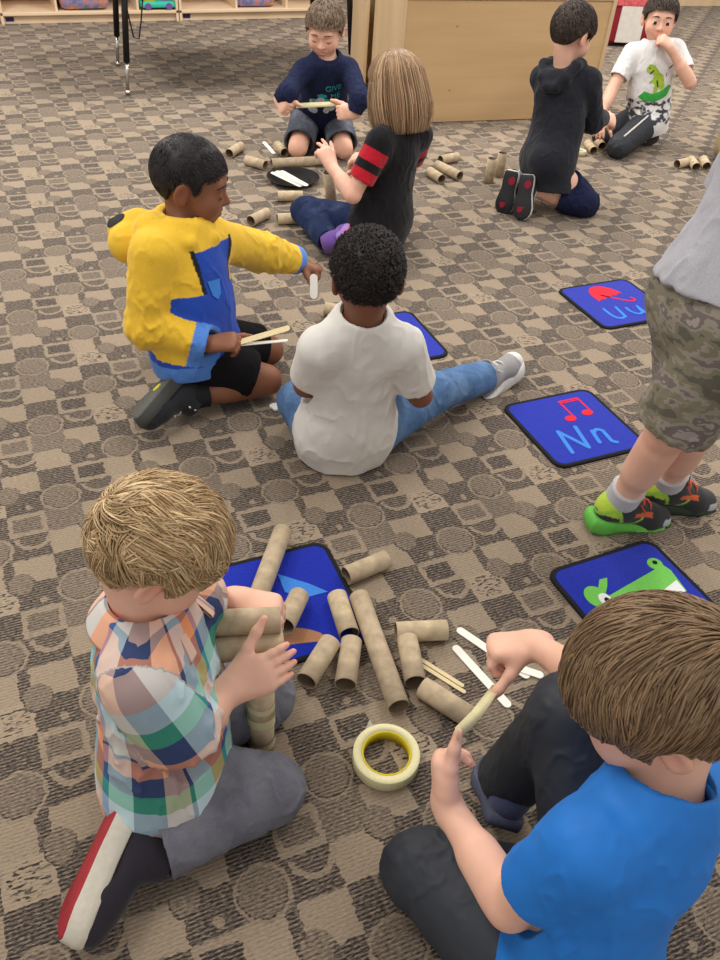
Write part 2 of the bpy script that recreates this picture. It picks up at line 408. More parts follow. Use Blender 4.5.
def surface_nets(D, lo, h):
    S = D < 0
    c = [S[i:S.shape[0]-1+i, j:S.shape[1]-1+j, k:S.shape[2]-1+k] for i in (0, 1) for j in (0, 1) for k in (0, 1)]
    al = c[0].copy(); an = c[0].copy()
    for q in c[1:]: al &= q; an |= q
    act = an & ~al
    I = np.argwhere(act); idx = np.full(act.shape, -1, np.int32); idx[act] = np.arange(len(I))
    P = np.zeros((len(I), 3)); cnt = np.zeros(len(I))
    cor = [(i, j, k) for i in (0, 1) for j in (0, 1) for k in (0, 1)]
    val = {q: D[I[:, 0]+q[0], I[:, 1]+q[1], I[:, 2]+q[2]].astype(np.float64) for q in cor}
    for q in cor:
        for a in range(3):
            if q[a]: continue
            q2 = list(q); q2[a] = 1; q2 = tuple(q2)
            v0, v1 = val[q], val[q2]; cr = (v0 < 0) != (v1 < 0)
            t = np.where(cr, v0/np.where(cr, v0-v1, 1), 0)
            for b in range(3): P[:, b] += np.where(cr, q[b]+(t if b == a else 0), 0)
            cnt += cr
    V = (I+P/cnt[:, None])*h+lo
    Fs = []
    for a in range(3):
        b, c_ = (a+1) % 3, (a+2) % 3
        s0 = [slice(None)]*3; s1 = [slice(None)]*3
        s0[a] = slice(0, -1); s1[a] = slice(1, None)
        cr = S[tuple(s0)] != S[tuple(s1)]
        E_ = np.argwhere(cr); E_ = E_[(E_[:, b] > 0) & (E_[:, c_] > 0) & (E_[:, b] < act.shape[b]) & (E_[:, c_] < act.shape[c_])]
        ins = S[E_[:, 0], E_[:, 1], E_[:, 2]]
        def cell(db, dc):
            q = E_.copy(); q[:, b] += db; q[:, c_] += dc; return idx[q[:, 0], q[:, 1], q[:, 2]]
        Q = np.stack([cell(-1, -1), cell(0, -1), cell(0, 0), cell(-1, 0)], 1)
        Q[~ins] = Q[~ins][:, ::-1]
        Fs.append(Q)
    return V, np.concatenate(Fs)
def relax(V, Fq, it=2, lam=.5):
    E_ = np.concatenate([Fq[:, [0, 1]], Fq[:, [1, 2]], Fq[:, [2, 3]], Fq[:, [3, 0]]])
    n = len(V); deg = np.bincount(E_[:, 0], minlength=n)+np.bincount(E_[:, 1], minlength=n)
    for _ in range(it):
        N = np.stack([np.bincount(E_[:, 0], V[E_[:, 1], i], n)+np.bincount(E_[:, 1], V[E_[:, 0], i], n) for i in range(3)], 1)
        V = V+lam*(N/np.maximum(deg, 1)[:, None]-V)
    return V
def normals(V, Fq):
    n = np.cross(V[Fq[:, 2]]-V[Fq[:, 0]], V[Fq[:, 3]]-V[Fq[:, 1]])
    N = np.zeros_like(V)
    for k in range(4):
        for i in range(3): N[:, i] += np.bincount(Fq[:, k], n[:, i], len(V))
    return N/np.maximum(np.linalg.norm(N, axis=1), 1e-12)[:, None]
def vnoise(P, s=1., seed=0):
    "smooth value noise in -1..1"
    P = np.asarray(P, float)*s+seed*17.3
    i = np.floor(P).astype(np.int64); f = P-i; f = f*f*(3-2*f)
    def hsh(a, b, c):
        q = (a*73856093) ^ (b*19349663) ^ (c*83492791) ^ (seed*2654435761)
        q = (q ^ (q >> 13))*1274126177; q &= 0x7fffffff
        return ((q >> 7) % 10007)/10007*2-1
    r = 0
    for dx in (0, 1):
        for dy in (0, 1):
            for dz in (0, 1):
                w = (f[:, 0] if dx else 1-f[:, 0])*(f[:, 1] if dy else 1-f[:, 1])*(f[:, 2] if dz else 1-f[:, 2])
                r = r+w*hsh(i[:, 0]+dx, i[:, 1]+dy, i[:, 2]+dz)
    return r
def fbm(P, s, seed=0): return vnoise(P, s, seed)*.6+vnoise(P, s*2.1, seed+1)*.3+vnoise(P, s*4.3, seed+2)*.15
def sculpt(name, groups, h, mat, parent, floor=.003, smooth=2, wrinkle=None, col=None, guv=None, mats=None, fm=None):
    D, lo, h = build_field(groups, h, floor)
    V, Q = surface_nets(D, lo, h)
    V = relax(V, Q, smooth)
    if wrinkle is not None:
        V = V+normals(V, Q)*wrinkle(V)[:, None]
        if floor is not None: V[:, 2] = np.maximum(V[:, 2], floor)
    o = mesh_obj(name, V, Q, mat, parent, True, mats, None, True)
    if col is not None: set_col(o, col(V))
    if guv is not None: set_vec(o, guv(V))
    o['_'] = 0; del o['_']
    return o, V, Q
def frame(f, u):
    f = nz(f); r = nz(np.cross(f, u)); u = np.cross(r, f)
    return np.stack([r, f, u], 1)          # columns: right, forward, up

def seg_param(V, segs):
    "nearest of several axis segments: index, length along, angle round"
    best = np.full(len(V), 9.); out = np.zeros((len(V), 3)); ids = np.zeros(len(V), int)
    for si, (a, b, r, ref, u0) in enumerate(segs):
        d = b-a; L = np.linalg.norm(d); t = ((V-a)@d)/L/L
        tc = np.clip(t, 0, 1); w = V-a-tc[:, None]*d; dist = np.linalg.norm(w, axis=1)-r
        dn = d/L; x = nz(ref-dn*(ref@dn)); y = np.cross(dn, x)
        ang = np.arctan2(w@y, w@x)
        k = dist < best; best[k] = dist[k]; ids[k] = si
        out[k] = np.stack([ang*max(r, .05)+u0, t*L, np.full(len(V), float(si))], 1)[k]
    return ids, out

HEAD = {}
def head_prims(C, R, s, eyes='down', mouth=0.):
    T = lambda x, y, z: C+R@(A(x, y, z)*s)
    e = lambda c, r, Rl=None: ell(T(*c), A(*r)*s, R if Rl is None else R@Rl)
    c_ = lambda a, b, ra, rb=None: cap(T(*a), T(*b), ra*s, (ra if rb is None else rb)*s)
    rx = lambda a: np.array([[1, 0, 0], [0, math.cos(a), -math.sin(a)], [0, math.sin(a), math.cos(a)]])
    rz = lambda a: np.array([[math.cos(a), -math.sin(a), 0], [math.sin(a), math.cos(a), 0], [0, 0, 1]])
    g = [G([e((0, -.010, .018), (.070, .086, .078)), e((0, .024, -.032), (.055, .057, .066)), e((0, .050, -.076), (.025, .022, .017))], .03, .02),
         G([e((-.033, .047, -.040), (.024, .024, .024)), e((.033, .047, -.040), (.024, .024, .024))], .01, .03),
         G([c_((-.032, .066, .014), (.032, .066, .014), .010)], .01, .02)]
    for sx in (-1, 1): g.append(G([e((sx*.030, .087, -.008), (.017, .0105, .0095))], .01, .014, sub=True))
    for sx in (-1, 1):
        g.append(G([e((sx*.029, .0650, -.009), (.0135, .0130, .0130))], .001, .004))
        if eyes != 'open': g.append(G([e((sx*.029, .0658, -.0085), (.0140, .0130, .0125))], .001, .005))
        else:
            g.append(G([e((sx*.029, .0690, -.0015), (.0142, .0125, .0066))], .001, .003)); g.append(G([e((sx*.029, .0680, -.0170), (.013, .0115, .0055))], .001, .003))
    g.append(G([c_((0, .076, -.006), (0, .091, -.031), .0055, .0095), e((-.009, .083, -.035), (.0065, .007, .0058)), e((.009, .083, -.035), (.0065, .007, .0058))], .008, .008))
    for sx in (-1, 1): g.append(G([e((sx*.0055, .0885, -.041), (.0028, .004, .003))], .001, .003, sub=True))
    g.append(G([c_((-.016, .0765, -.0555), (.016, .0765, -.0555), .0052), e((0, .080, -.0545), (.010, .0055, .0048)), e((0, .079, -.0655), (.013, .0058, .0056))], .004, .006))
    g.append(G([c_((-.019, .084, -.0600), (.019, .084, -.0600), .0022)], .001, .003, sub=True))
    for sx in (-1, 1):
        Rl = rz(sx*.35)@rx(-.2)
        g.append(G([e((sx*.0735, -.014, -.012), (.0085, .0185, .029), Rl), e((sx*.071, -.010, -.033), (.007, .010, .012), Rl)], .008, .007))
        g.append(G([e((sx*.083, -.011, -.010), (.0065, .0105, .018), Rl)], .001, .005, sub=True))
    return g, T
def hand_groups(W, d, n, side, s, curl=(.5, .5, .5, .5), curl2=None, thumb=(.75, .45), tcurl=.3, spread=.06):
    "side: +1 right hand, -1 left; d along the hand, n out of the palm"
    d = nz(d); n = nz(n-d*(n@d)); t = np.cross(d, n)*side
    L = .118*s; gs = []
    P = lambda a, b, c=0: W+(d*a+t*b+n*c)*L
    gs.append(G([cap(P(.05, 0), P(.36, .01), .0225*s, .028*s, (n, .46)), cap(P(-.12, 0), P(.12, 0), .0205*s, .0195*s, (n, .75))]
               + [cap(P(.1, o*.5), P(.47, o), .0105*s, .0088*s) for o in (.19, .065, -.065, -.185)]+[cap(P(.08, .12, .06), P(.30, .20, .08), .014*s, .012*s)], .012*s, .012*s))
    lens = (.40, .45, .41, .32); offs = (.19, .065, -.065, -.185); tips = []
    for i in range(4):
        b = P(.47, offs[i]); dd = nz(d+t*(offs[i]*spread*6)); pr = []
        a = curl[i]; sg = [.45, .31, .26]; r = [.0078, .0069, .0063, .0054]
        if i == 3: r = [q*.88 for q in r]
        c2 = curl[i]*1.15 if curl2 is None else curl2[i]
        p = b
        for k in range(3):
            dr = nz(dd*math.cos(a)+n*math.sin(a)); q = p+dr*(lens[i]*sg[k]*L); pr.append(cap(p, q, r[k]*s, r[k+1]*s)); p = q
            a += c2*(1. if k == 0 else .7)
        tips.append(p); gs.append(G(pr, .003*s, .004*s))
    b = P(.16, .19, .05); d1 = nz(d*math.cos(thumb[0])+t*math.sin(thumb[0])+n*thumb[1])
    p1 = b+d1*.30*L; d2 = nz(d1+nz(d+n*.6-t*.3)*tcurl); p2 = p1+d2*.24*L; d3 = nz(d2+nz(d+n*.6-t*.5)*tcurl); p3 = p2+d3*.19*L
    gs.append(G([cap(b, p1, .0125*s, .0092*s), cap(p1, p2, .0090*s, .0080*s), cap(p2, p3, .0080*s, .0062*s)], .006*s, .008*s))
    return gs, dict(tips=tips, thumb=p3, t=t, n=n, d=d, P=P)

SKIN_L, SKIN_T, SKIN_B = (232, 182, 158), (136, 88, 64), (128, 82, 60)
JN = ['pel', 'nk', 'hd', 'shL', 'shR', 'elL', 'elR', 'wrL', 'wrR', 'hipL', 'hipR', 'knL', 'knR', 'anL', 'anR', 'toL', 'toR']
def foot_frame(J, q, s, up=None, length=1.):
    "axes of a foot: along, up, side and a point maker measured from the heel on the sole"
    an, to = J['an'+q], J['to'+q]; u = nz(up) if up is not None else nz(J['kn'+q]-an)
    d = nz(to-an); u = nz(u-d*(u@d)); d = nz(to-an+u*.036*s); u = nz(u-d*(u@d)); side = np.cross(d, u)
    Ls = .172*s*length; heel = an-d*.045*s-u*.054*s
    return d, u, side, (lambda a, b, c: heel+d*a*Ls+side*b*s+u*c*s), heel, Ls
def kid(name, J, s, skin, face, hands=None, h=.003, label='', eyes='down', head_up=None, feet={}, group=None, head_s=1.):
    "the bare figure: one continuous skin mesh, returned with its frames"
    J = {k: A(*v) for k, v in J.items()}
    for q in 'LR': J['sh'+q] = J['nk']+(J['sh'+q]-J['nk'])*.88-A(0, 0, .006)
    base = thing(name, (J['pel'][0], J['pel'][1], 0), label, 'person', group)
    K = dict(J=J, s=s, root=base, h=h)
    up = nz(J['nk']-J['pel']); rc = nz(J['shR']-J['shL']); rp = nz(J['hipR']-J['hipL'])
    fc = nz(np.cross(up, rc)); fp = nz(np.cross(up, rp)); K.update(up=up, rc=rc, rp=rp, fc=fc, fp=fp)
    R = frame(face, head_up if head_up is not None else A(0, 0, 1)); K['R'] = R
    C = J['hd']; K['C'] = C
    pel, nk = J['pel'], J['nk']; L = np.linalg.norm(nk-pel)
    fm = nz(fc+fp)
    mid = pel+up*L*.42+fm*.012*s; ch = pel+up*L*.76
    gs = [G([cap(J['hipL']*.75+pel*.25+up*.01, J['hipR']*.75+pel*.25+up*.01, .070*s, .070*s), cap(pel+up*.02, mid, .086*s, .078*s, (fm, .8)), cap(mid, ch, .078*s, .080*s, (fc, .74)),
             cap(ch, nk-up*.02*s, .066*s, .040*s, (fc, .72)), cap(J['shL']*.86+nk*.14-up*.012*s, J['shR']*.86+nk*.14-up*.014*s, .034*s)], .04*s, .03)]
    hb = C+R@(A(0, -.018, -.055)*s*head_s)
    gs.append(G([cap(nk-up*.02, hb, .042*s, .040*s)], .02, .028))
    for q in 'LR':
        gs.append(G([cap(J['sh'+q], J['el'+q], .037*s, .028*s), cap(J['el'+q], J['wr'+q], .0285*s, .0200*s, None),
                     cap(J['el'+q]*.85+J['wr'+q]*.15, J['el'+q]*.55+J['wr'+q]*.45, .0295*s, .028*s)], .012, .02))
        kn, an, hp = J['kn'+q], J['an'+q], J['hip'+q]
        gs.append(G([cap(hp, kn, .057*s, .042*s), cap(kn, an, .040*s, .027*s), cap(kn*.8+an*.2, kn*.45+an*.55, .0395*s, .037*s)], .014, .015))
        fr = foot_frame(J, q, s, feet.get(q)); gs.append(G([cap(an, fr[3](.55, 0, .022), .027*s, .020*s), cap(fr[3](.18, 0, .03), fr[3](.5, 0, .02), .022*s, .018*s)], .01, .012))
    hg, T = head_prims(C, R, s*head_s, eyes); K['T'] = T; K['hs'] = s*head_s
    gs += hg
    K['hand'] = {}
    for q in 'LR':
        if q in hands:
            hh = dict(hands[q]); g, inf = hand_groups(J['wr'+q], hh.pop('d'), hh.pop('n'), 1 if q == 'R' else -1, s, **hh); gs += g; K['hand'][q] = inf
    base_c = np.array(lin(skin)[:3]); dark = sum(skin) < 420
    ts = s*head_s
    spots = [(T(0, .083, -.060), .016*ts, (1.0, .62, .62), .6 if not dark else .35), (T(-.036, .062, -.038), .03*ts, (1.02, .78, .74), .5 if not dark else .2), (T(.036, .062, -.038), .03*ts, (1.02, .78, .74), .5 if not dark else .2),
             (T(-.078, -.012, -.012), .026*ts, (1.02, .72, .68), .5), (T(.078, -.012, -.012), .026*ts, (1.02, .72, .68), .5), (T(0, .093, -.031), .012*ts, (1, .85, .82), .5)]
    for q in 'LR':
        spots += [(J['kn'+q], .06*s, (1, .82, .78), .5), (J['el'+q], .04*s, (1, .86, .83), .4)]
        if q in K['hand']: spots += [(p, .012*s, (1, .74, .72), .6) for p in K['hand'][q]['tips']+[K['hand'][q]['thumb']]]
    def col(V):
        c = np.tile(base_c, (len(V), 1))
        for p, r, m_, a in spots:
            w = np.exp(-(np.linalg.norm(V-p, axis=1)/r)**2)*a; c *= 1+w[:, None]*(np.array(m_)-1)
        return c
    K['body'], K['bV'], K['bQ'] = sculpt('body', gs, h, M['skin'], base, col=col, smooth=2 if h < .0035 else 1)
    if eyes == 'open':
        for sx in (-1, 1):
            mb = MB(); bm = bmesh.new(); bmesh.ops.create_uvsphere(bm, u_segments=20, v_segments=14, radius=.0136*ts)
            v = np.array([q.co[:] for q in bm.verts]); bm.verts.index_update(); f = [tuple(q.index for q in ff.verts) for ff in bm.faces]; bm.free()
            vv = (R@v.T).T+T(sx*.029, .0690, -.009)
            o = mesh_obj('eye', vv, f, None, base, True, [M['eye_white'], M['iris']], [1 if v[list(q)].mean(0)[1] > .0100*ts else 0 for q in f], True)
    # brows
    if name == 'person':
        for sx in (-1, 1): pass
    return K
def brows(K, colr):
    T = K['T']; hs = K['hs']
    for sx in (-1, 1):
        mb = MB(); mb.tube([T(sx*.014, .0825, .0150), T(sx*.020, .0825, .0172), T(sx*.027, .0815, .0182), T(sx*.034, .0785, .0172), T(sx*.041, .0725, .0148), T(sx*.047, .066, .0105)], [.0016*hs, .0028*hs, .0030*hs, .0028*hs, .0022*hs, .0010*hs], 6)
        o = mb.build('eyebrow', M['hair'], K['root'], True, world_space=True); set_col(o, np.tile(np.array(lin(colr)[:3]), (len(o.data.vertices), 1)))
def lashes(K, colr=(50, 36, 30)):
    T = K['T']; hs = K['hs']
    for sx in (-1, 1):
        mb = MB(); mb.tube([T(sx*(.029+x), .0655+.0128*math.sqrt(max(0, 1-(x/.0145)**2))+.0006, -.0135-.0022*(1-(x/.0125)**2)) for x in np.linspace(-.0115, .0115, 7)], [.0006*hs, .0011*hs, .0013*hs, .0014*hs, .0013*hs, .0011*hs, .0006*hs], 5)
        o = mb.build('eyelashes', M['hair'], K['root'], True, world_space=True); set_col(o, np.tile(np.array(lin(colr)[:3]), (len(o.data.vertices), 1)))
def hair(K, colr, thick=.012, n=2500, length=.05, width=.0011, whorl=(0, -.055, .075), fringe=.052, style='short', lift=.03, nape=-.058, var=.22, light=None, droop=.35, seed=3, side=0., wavy=.55, puff=1.):
    "cap of hair plus locks that run from the whorl over the skull"
    R, C, hs, root = K['R'], K['C'], K['hs'], K['root']; T = K['T']; rg = np.random.default_rng(seed)
    cc = A(0, -.010, .018); rr = A(.070, .086, .078)+thick
    yk = np.array([-.11, -.075, -.050, -.040, -.020, .002, .012, .024, .036, .055, .075, .11]); zk = np.array([nape, nape, -.045, -.01, .024, .024+side, -.008, .0, .030, fringe-.012, fringe, fringe])
    base = np.array(lin(colr)[:3]); li = base*1.5 if light is None else np.array(lin(light)[:3])
    V = []; Q = []
    # the cap
    nu, nv = 72, 44
    th = np.linspace(0, math.pi, nv); ph = np.linspace(0, 2*math.pi, nu, endpoint=False)
    d = np.stack([np.outer(np.sin(th), np.cos(ph)), np.outer(np.sin(th), np.sin(ph)), np.outer(np.cos(th), np.ones(nu))], -1).reshape(-1, 3)
    long = style == 'long'
    def surf(q, lf=0.):
        p = cc+q*(rr+lf)
        if long:
            k = np.clip((-(p[:, 2])-.005)/.10, 0, 1)[:, None]
            p = p*(1+k*A(.12, .02, 0))
        return p
    P = surf(d); zl = np.interp(P[:, 1], yk, zk)
    if long:
        zl = np.where(P[:, 1] < .035, -.135, zl); 
    keep = P[:, 2] > zl
    zc = np.maximum(P[:, 2], zl)
    Pc = P.copy(); nb = vnoise(P, 60, 5)*.0016 if style != 'afro' else (vnoise(P, 110, 5)*.0035+vnoise(P, 240, 6)*.002)
    Pc = Pc+d*nb[:, None]*(1. if style == 'afro' else 1)
    # pull vertices below the hairline up to it and tuck the rim in towards the skull
    t_in = np.clip((zl-P[:, 2])/.012, 0, 1)[:, None]
    if not long: Pc[:, 2] = np.where(keep, Pc[:, 2], zl-.002)
    inner = cc+d*(rr-thick-.004)
    Pc = Pc*(1-t_in)+inner*t_in
    if not long: Pc[:, 2] = np.where(keep, Pc[:, 2], np.maximum(zl-.003, Pc[:, 2]))
    idx = np.arange(nu*nv).reshape(nv, nu)
    q = np.stack([idx[:-1], np.roll(idx, -1, 1)[:-1], np.roll(idx, -1, 1)[1:], idx[1:]], -1).reshape(-1, 4)[:, ::-1]
    below = (P[:, 2] < zl-.035)
    q = q[~below[q].all(1)]
    V.append(Pc); Q.append(q); COL = [np.tile(base*.8, (len(Pc), 1))*(1+.25*vnoise(P, 45, 9))[:, None]]
    off = len(Pc)
    if n:
        w = nz((A(*whorl)-cc)/rr)
        q0 = rg.normal(size=(n*4, 3)); q0 /= np.linalg.norm(q0, axis=1)[:, None]
        p0 = surf(q0); zz = np.interp(p0[:, 1], yk, zk)
        if long: zz = np.where(p0[:, 1] < .035, -.02, zz)
        q0 = q0[p0[:, 2] > zz-.002][:n]; n = len(q0)
        ns = 7; step = length/(ns-1)/.085
        ln = rg.uniform(.6, 1.25, n)
        ol = np.abs(rg.normal(0, 1, n))*lift*.25
        path = []; qq = q0.copy(); fd = None
        curlph = rg.uniform(0, 6.28, n)
        for k in range(ns):
            lf = (-.002+.006*puff*math.sin(math.pi*(k+.6)/ns))*(1 if not long else .5)+ol*(k/(ns-1))*.25
            p = surf(qq, 0)+qq*(lf if np.ndim(lf) == 0 else lf[:, None])
            if style == 'afro':
                p = surf(qq, 0)+qq*(-.002+.007*k/(ns-1)*ln[:, None])+.003*np.stack([np.cos(curlph+k*1.5), np.sin(curlph+k*1.5), np.cos(curlph*2+k*1.5)], 1)*(k/(ns-1))
            path.append(p)
            g = qq-w; g = g-qq*np.sum(g*qq, 1)[:, None]; gl = np.linalg.norm(g, axis=1)[:, None]; g = g/np.maximum(gl, .15)
            sw = np.cross(qq, g)
            nzs = np.stack([vnoise(q0, 2.3, seed+i) for i in (20, 30, 40)], 1)+.45*np.stack([vnoise(q0, 6.5, seed+i) for i in (21, 31, 41)], 1)
            dr = g+sw*.28+nzs*wavy+A(0, 0, -droop)
            dr -= qq*np.sum(dr*qq, 1)[:, None]; dr /= np.linalg.norm(dr, axis=1)[:, None]+1e-9
            fd = dr if fd is None else fd*.55+dr*.45
            if style != 'afro': qq = qq+fd*step*ln[:, None]; qq /= np.linalg.norm(qq, axis=1)[:, None]
            elif k == 0: pass
        path = np.stack(path, 1)                      # n, ns, 3
        if not long:                                  # stop locks at the hairline in front of the face
            zz = np.interp(path[:, :, 1], yk, zk)-.010
            dz = np.minimum(path[:, :, 2]-zz, 0); path[:, :, 2] -= dz
        tang = np.gradient(path, axis=1); tang /= np.linalg.norm(tang, axis=2)[..., None]+1e-9
        nr = path-cc; nr /= np.linalg.norm(nr, axis=2)[..., None]
        b = np.cross(tang, nr); b /= np.linalg.norm(b, axis=2)[..., None]+1e-9; nr = np.cross(b, tang)
        wd = width*rg.uniform(.6, 1.5, n)[:, None, None]*np.array([.7, 1, 1.1, 1.1, 1, .7, .15])[None, :, None]
        ring = np.stack([path+b*wd, path+nr*wd*.6, path-b*wd], 2)     # n, ns, 3, 3
        vs = ring.reshape(-1, 3); i0 = np.arange(n)[:, None, None]*ns*3+np.arange(ns-1)[None, :, None]*3+np.arange(3)[None, None, :]
        i1 = np.arange(n)[:, None, None]*ns*3+np.arange(ns-1)[None, :, None]*3+((np.arange(3)+1) % 3)[None, None, :]
        qs = np.stack([i0, i1, i1+3, i0+3], -1).reshape(-1, 4)+off
        cl = vnoise(q0, 6, seed+50)*.5+.5; mixw = np.clip(cl*.75+rg.normal(0, .25, n), 0, 1)[:, None]
        cv = (base*(1-mixw)+li*mixw)*(1+rg.normal(0, var*.5, n))[:, None]
        cv = np.repeat(np.clip(cv, .002, 1), ns*3, 0)
        V.append(vs); Q.append(qs); COL.append(cv)
    V = np.concatenate(V)*hs; V = V@R.T+C
    o = mesh_obj('hair', V, np.concatenate(Q), M['hair'], root, True, None, None, True); set_col(o, np.concatenate(COL))
    return o

def folds(K, amp=.004, sc=14, seed=1, limb=None):
    "cloth folds: broad dents plus sharper ridges; limb = list of (centre, radius, gain)"
    def f(V):
        r = 1-np.abs(fbm(V*A(1, 1, .55), sc*1.6, seed+7)); ridge = np.clip((r-.72)/.28, 0, 1)**1.5
        v = fbm(V, sc, seed)*.6+ridge*.9
        g = np.full(len(V), .55)
        for c, rad_, q in (limb or []): g += q*np.exp(-(np.linalg.norm(V-c, axis=1)/rad_)**2)
        return amp*v*g-.2*amp
    return f
def neckline(K):
    J, s = K['J'], K['s']; hb = K['C']+K['R']@(A(0, -.018, -.055)*K['hs']); an = nz(hb-J['nk'])
    nn = nz(an*.55+K['up']*.55+K['fc']*K.get('scoop', .16))
    return J['nk']+(an*.6+K['up']*.4)*.027*s-K['fc']*.002, nn
def shirt(K, mat, sleeve=.6, off=.013, hem=-.02, name='shirt', neck=.048, wr=None, col=None, guv=False, flare=.010, arm_off=.014, cuff_r=None, neck_up=.0, mats=None, extra=(), h=None, hw=.95):
    J, s, up, fc, fp = K['J'], K['s'], K['up'], K['fc'], K['fp']; pel, nk = J['pel'], J['nk']; L = np.linalg.norm(nk-pel); fm = nz(fc+fp)
    h = h or max(K['h'], .003)
    mid = pel+up*L*.42+fm*.012*s; ch = pel+up*L*.76
    hem_pt = pel+up*hem
    gs = [G([cap(pel+up*(hem-.06), pel+up*.05, (.101+flare)*s+off, .098*s+off, (fm, .86)), cap(J['hipL']*hw+pel*(1-hw)+up*.005, J['hipR']*hw+pel*(1-hw)+up*.005, .074*s+off), cap(pel+up*.05, mid, .095*s+off, .091*s+off, (fm, .82)), cap(mid, ch, .091*s+off, .089*s+off, (fc, .78)),
             cap(ch, nk-up*.022*s, .079*s+off, .046*s+off*.8, (fc, .78)), cap(J['shL']*.88+nk*.12-up*.008*s, nk+up*.004*s, .037*s+off*.7, .036*s+off*.6), cap(nk+up*.004*s, J['shR']*.88+nk*.12-up*.008*s, .036*s+off*.6, .037*s+off*.7)], .035*s, .03, cuts=[(hem_pt, -up)])]
    for q in 'LR':
        sl = sleeve[q] if isinstance(sleeve, dict) else sleeve
        a, b, w = J['sh'+q], J['el'+q], J['wr'+q]
        if sl <= 1.0:
            e = a+(b-a)*sl
            gs.append(G([cap(a, e+(b-a)*.15, .036*s+arm_off, .031*s+arm_off*1.25)], .01, .026, cuts=[(e, b-a)]))
            gs.append(G([cap(e-nz(b-a)*.006, e+nz(b-a)*.05, .030*s+arm_off*.95, .030*s+arm_off)], .01, .003, sub=True))
        else:
            t = sl-1; e = b+(w-b)*t
            gs.append(G([cap(a, b, .037*s+arm_off, .031*s+arm_off), cap(b, e+(w-b)*.12, .031*s+arm_off, .023*s+arm_off*.9)], .02, .024, cuts=[(e, w-b)]))
            gs.append(G([cap(e-nz(w-b)*.005, e+nz(w-b)*.04, .0225*s+arm_off*.6, .023*s+arm_off*.6)], .01, .003, sub=True))
    gs += list(extra)
    c0, nn = neckline(K)
    gs.insert(1, G([cap(nk-up*.035, c0+nn*.02, .062*s, (neck+.004)*s)], .01, .030, cuts=[(c0, nn)]))
    gs.append(G([cap(c0-nn*.006, c0+nn*.09, neck*s, neck*s*1.1)], .01, .003, sub=True))
    segs = [(pel, nk, .11, fc, 0.)]+[(J['sh'+q], J['el'+q], .05, fc, .35+.3*i) for i, q in enumerate('LR')]+[(J['el'+q], J['wr'+q], .05, fc, .35+.3*i) for i, q in enumerate('LR')]
    gfun = None
    if guv:
        def gfun(V):
            ids, o = seg_param(V, segs); o[ids == 3, 1] += .19*s; o[ids == 4, 1] += .19*s
            return o
    K['segs'] = segs
    jo = [(J['el'+q], .07, 1.1) for q in 'LR']+[(J['sh'+q]*.7+pel*.3, .08, .6) for q in 'LR']+[(pel+up*.09, .08, .5), (hem_pt, .10, -.45)]
    o, V, Q = sculpt(name, gs, h, mat, K['root'], wrinkle=wr or folds(K, .004, 13, 3, jo), col=(lambda V: col(V, segs)) if col else None, guv=gfun, mats=mats)
    K['shirt'] = (o, V, Q)
    return o
def trousers(K, mat, length=.96, off=.014, name='trousers', col=None, cut_above_knee=None, seat=.09, amp=.004, hem_r=.0, guv=False, h=None):
    J, s, up, fp = K['J'], K['s'], K['up'], K['fp']; pel = J['pel']; h = h or max(K['h'], .003)
    gs = [G([cap(J['hipL']*.8+pel*.2, J['hipR']*.8+pel*.2, .072*s+off*.6), cap(pel, pel+up*.11*s, .092*s+off*.3, .088*s+off*.2, (fp, .84))], .04, .03, cuts=[(pel+up*seat*s, up)])]
    for q in 'LR':
        hp, kn, an = J['hip'+q], J['kn'+q], J['an'+q]
        if cut_above_knee is not None:
            e = hp+(kn-hp)*cut_above_knee
            gs.append(G([cap(hp, e+(kn-hp)*.1, .061*s+off, .049*s+off*1.4+hem_r)], .02, .03, cuts=[(e, kn-hp)]))
            gs.append(G([cap(e-nz(kn-hp)*.008, e+(kn-hp)*.2, .046*s+off*1.0+hem_r, .046*s+off*1.1+hem_r)], .01, .004, sub=True))
        else:
            e = kn+(an-kn)*length
            gs.append(G([cap(hp, kn, .061*s+off, .045*s+off), cap(kn, e+(an-kn)*.1, .044*s+off, .035*s+off*1.1+hem_r)], .016, .02, cuts=[(e, an-kn)]))
            gs.append(G([cap(e-nz(an-kn)*.008, e+(an-kn)*.2, .031*s+off*.7+hem_r, .031*s+off*.7+hem_r)], .01, .004, sub=True))
    jo = [(J['kn'+q], .08, .9) for q in 'LR']+[(pel, .16, -.5)]
    segs = [(J['hip'+q], J['kn'+q], .06, fp, 0.) for q in 'LR']+[(J['kn'+q], J['an'+q], .05, fp, 0.) for q in 'LR']
    o, V, Q = sculpt(name, gs, h, mat, K['root'], wrinkle=folds(K, amp, 15, 8, jo), col=(lambda V: col(V, segs)) if col else None)
    K['trousers'] = (o, V, Q)
    return o
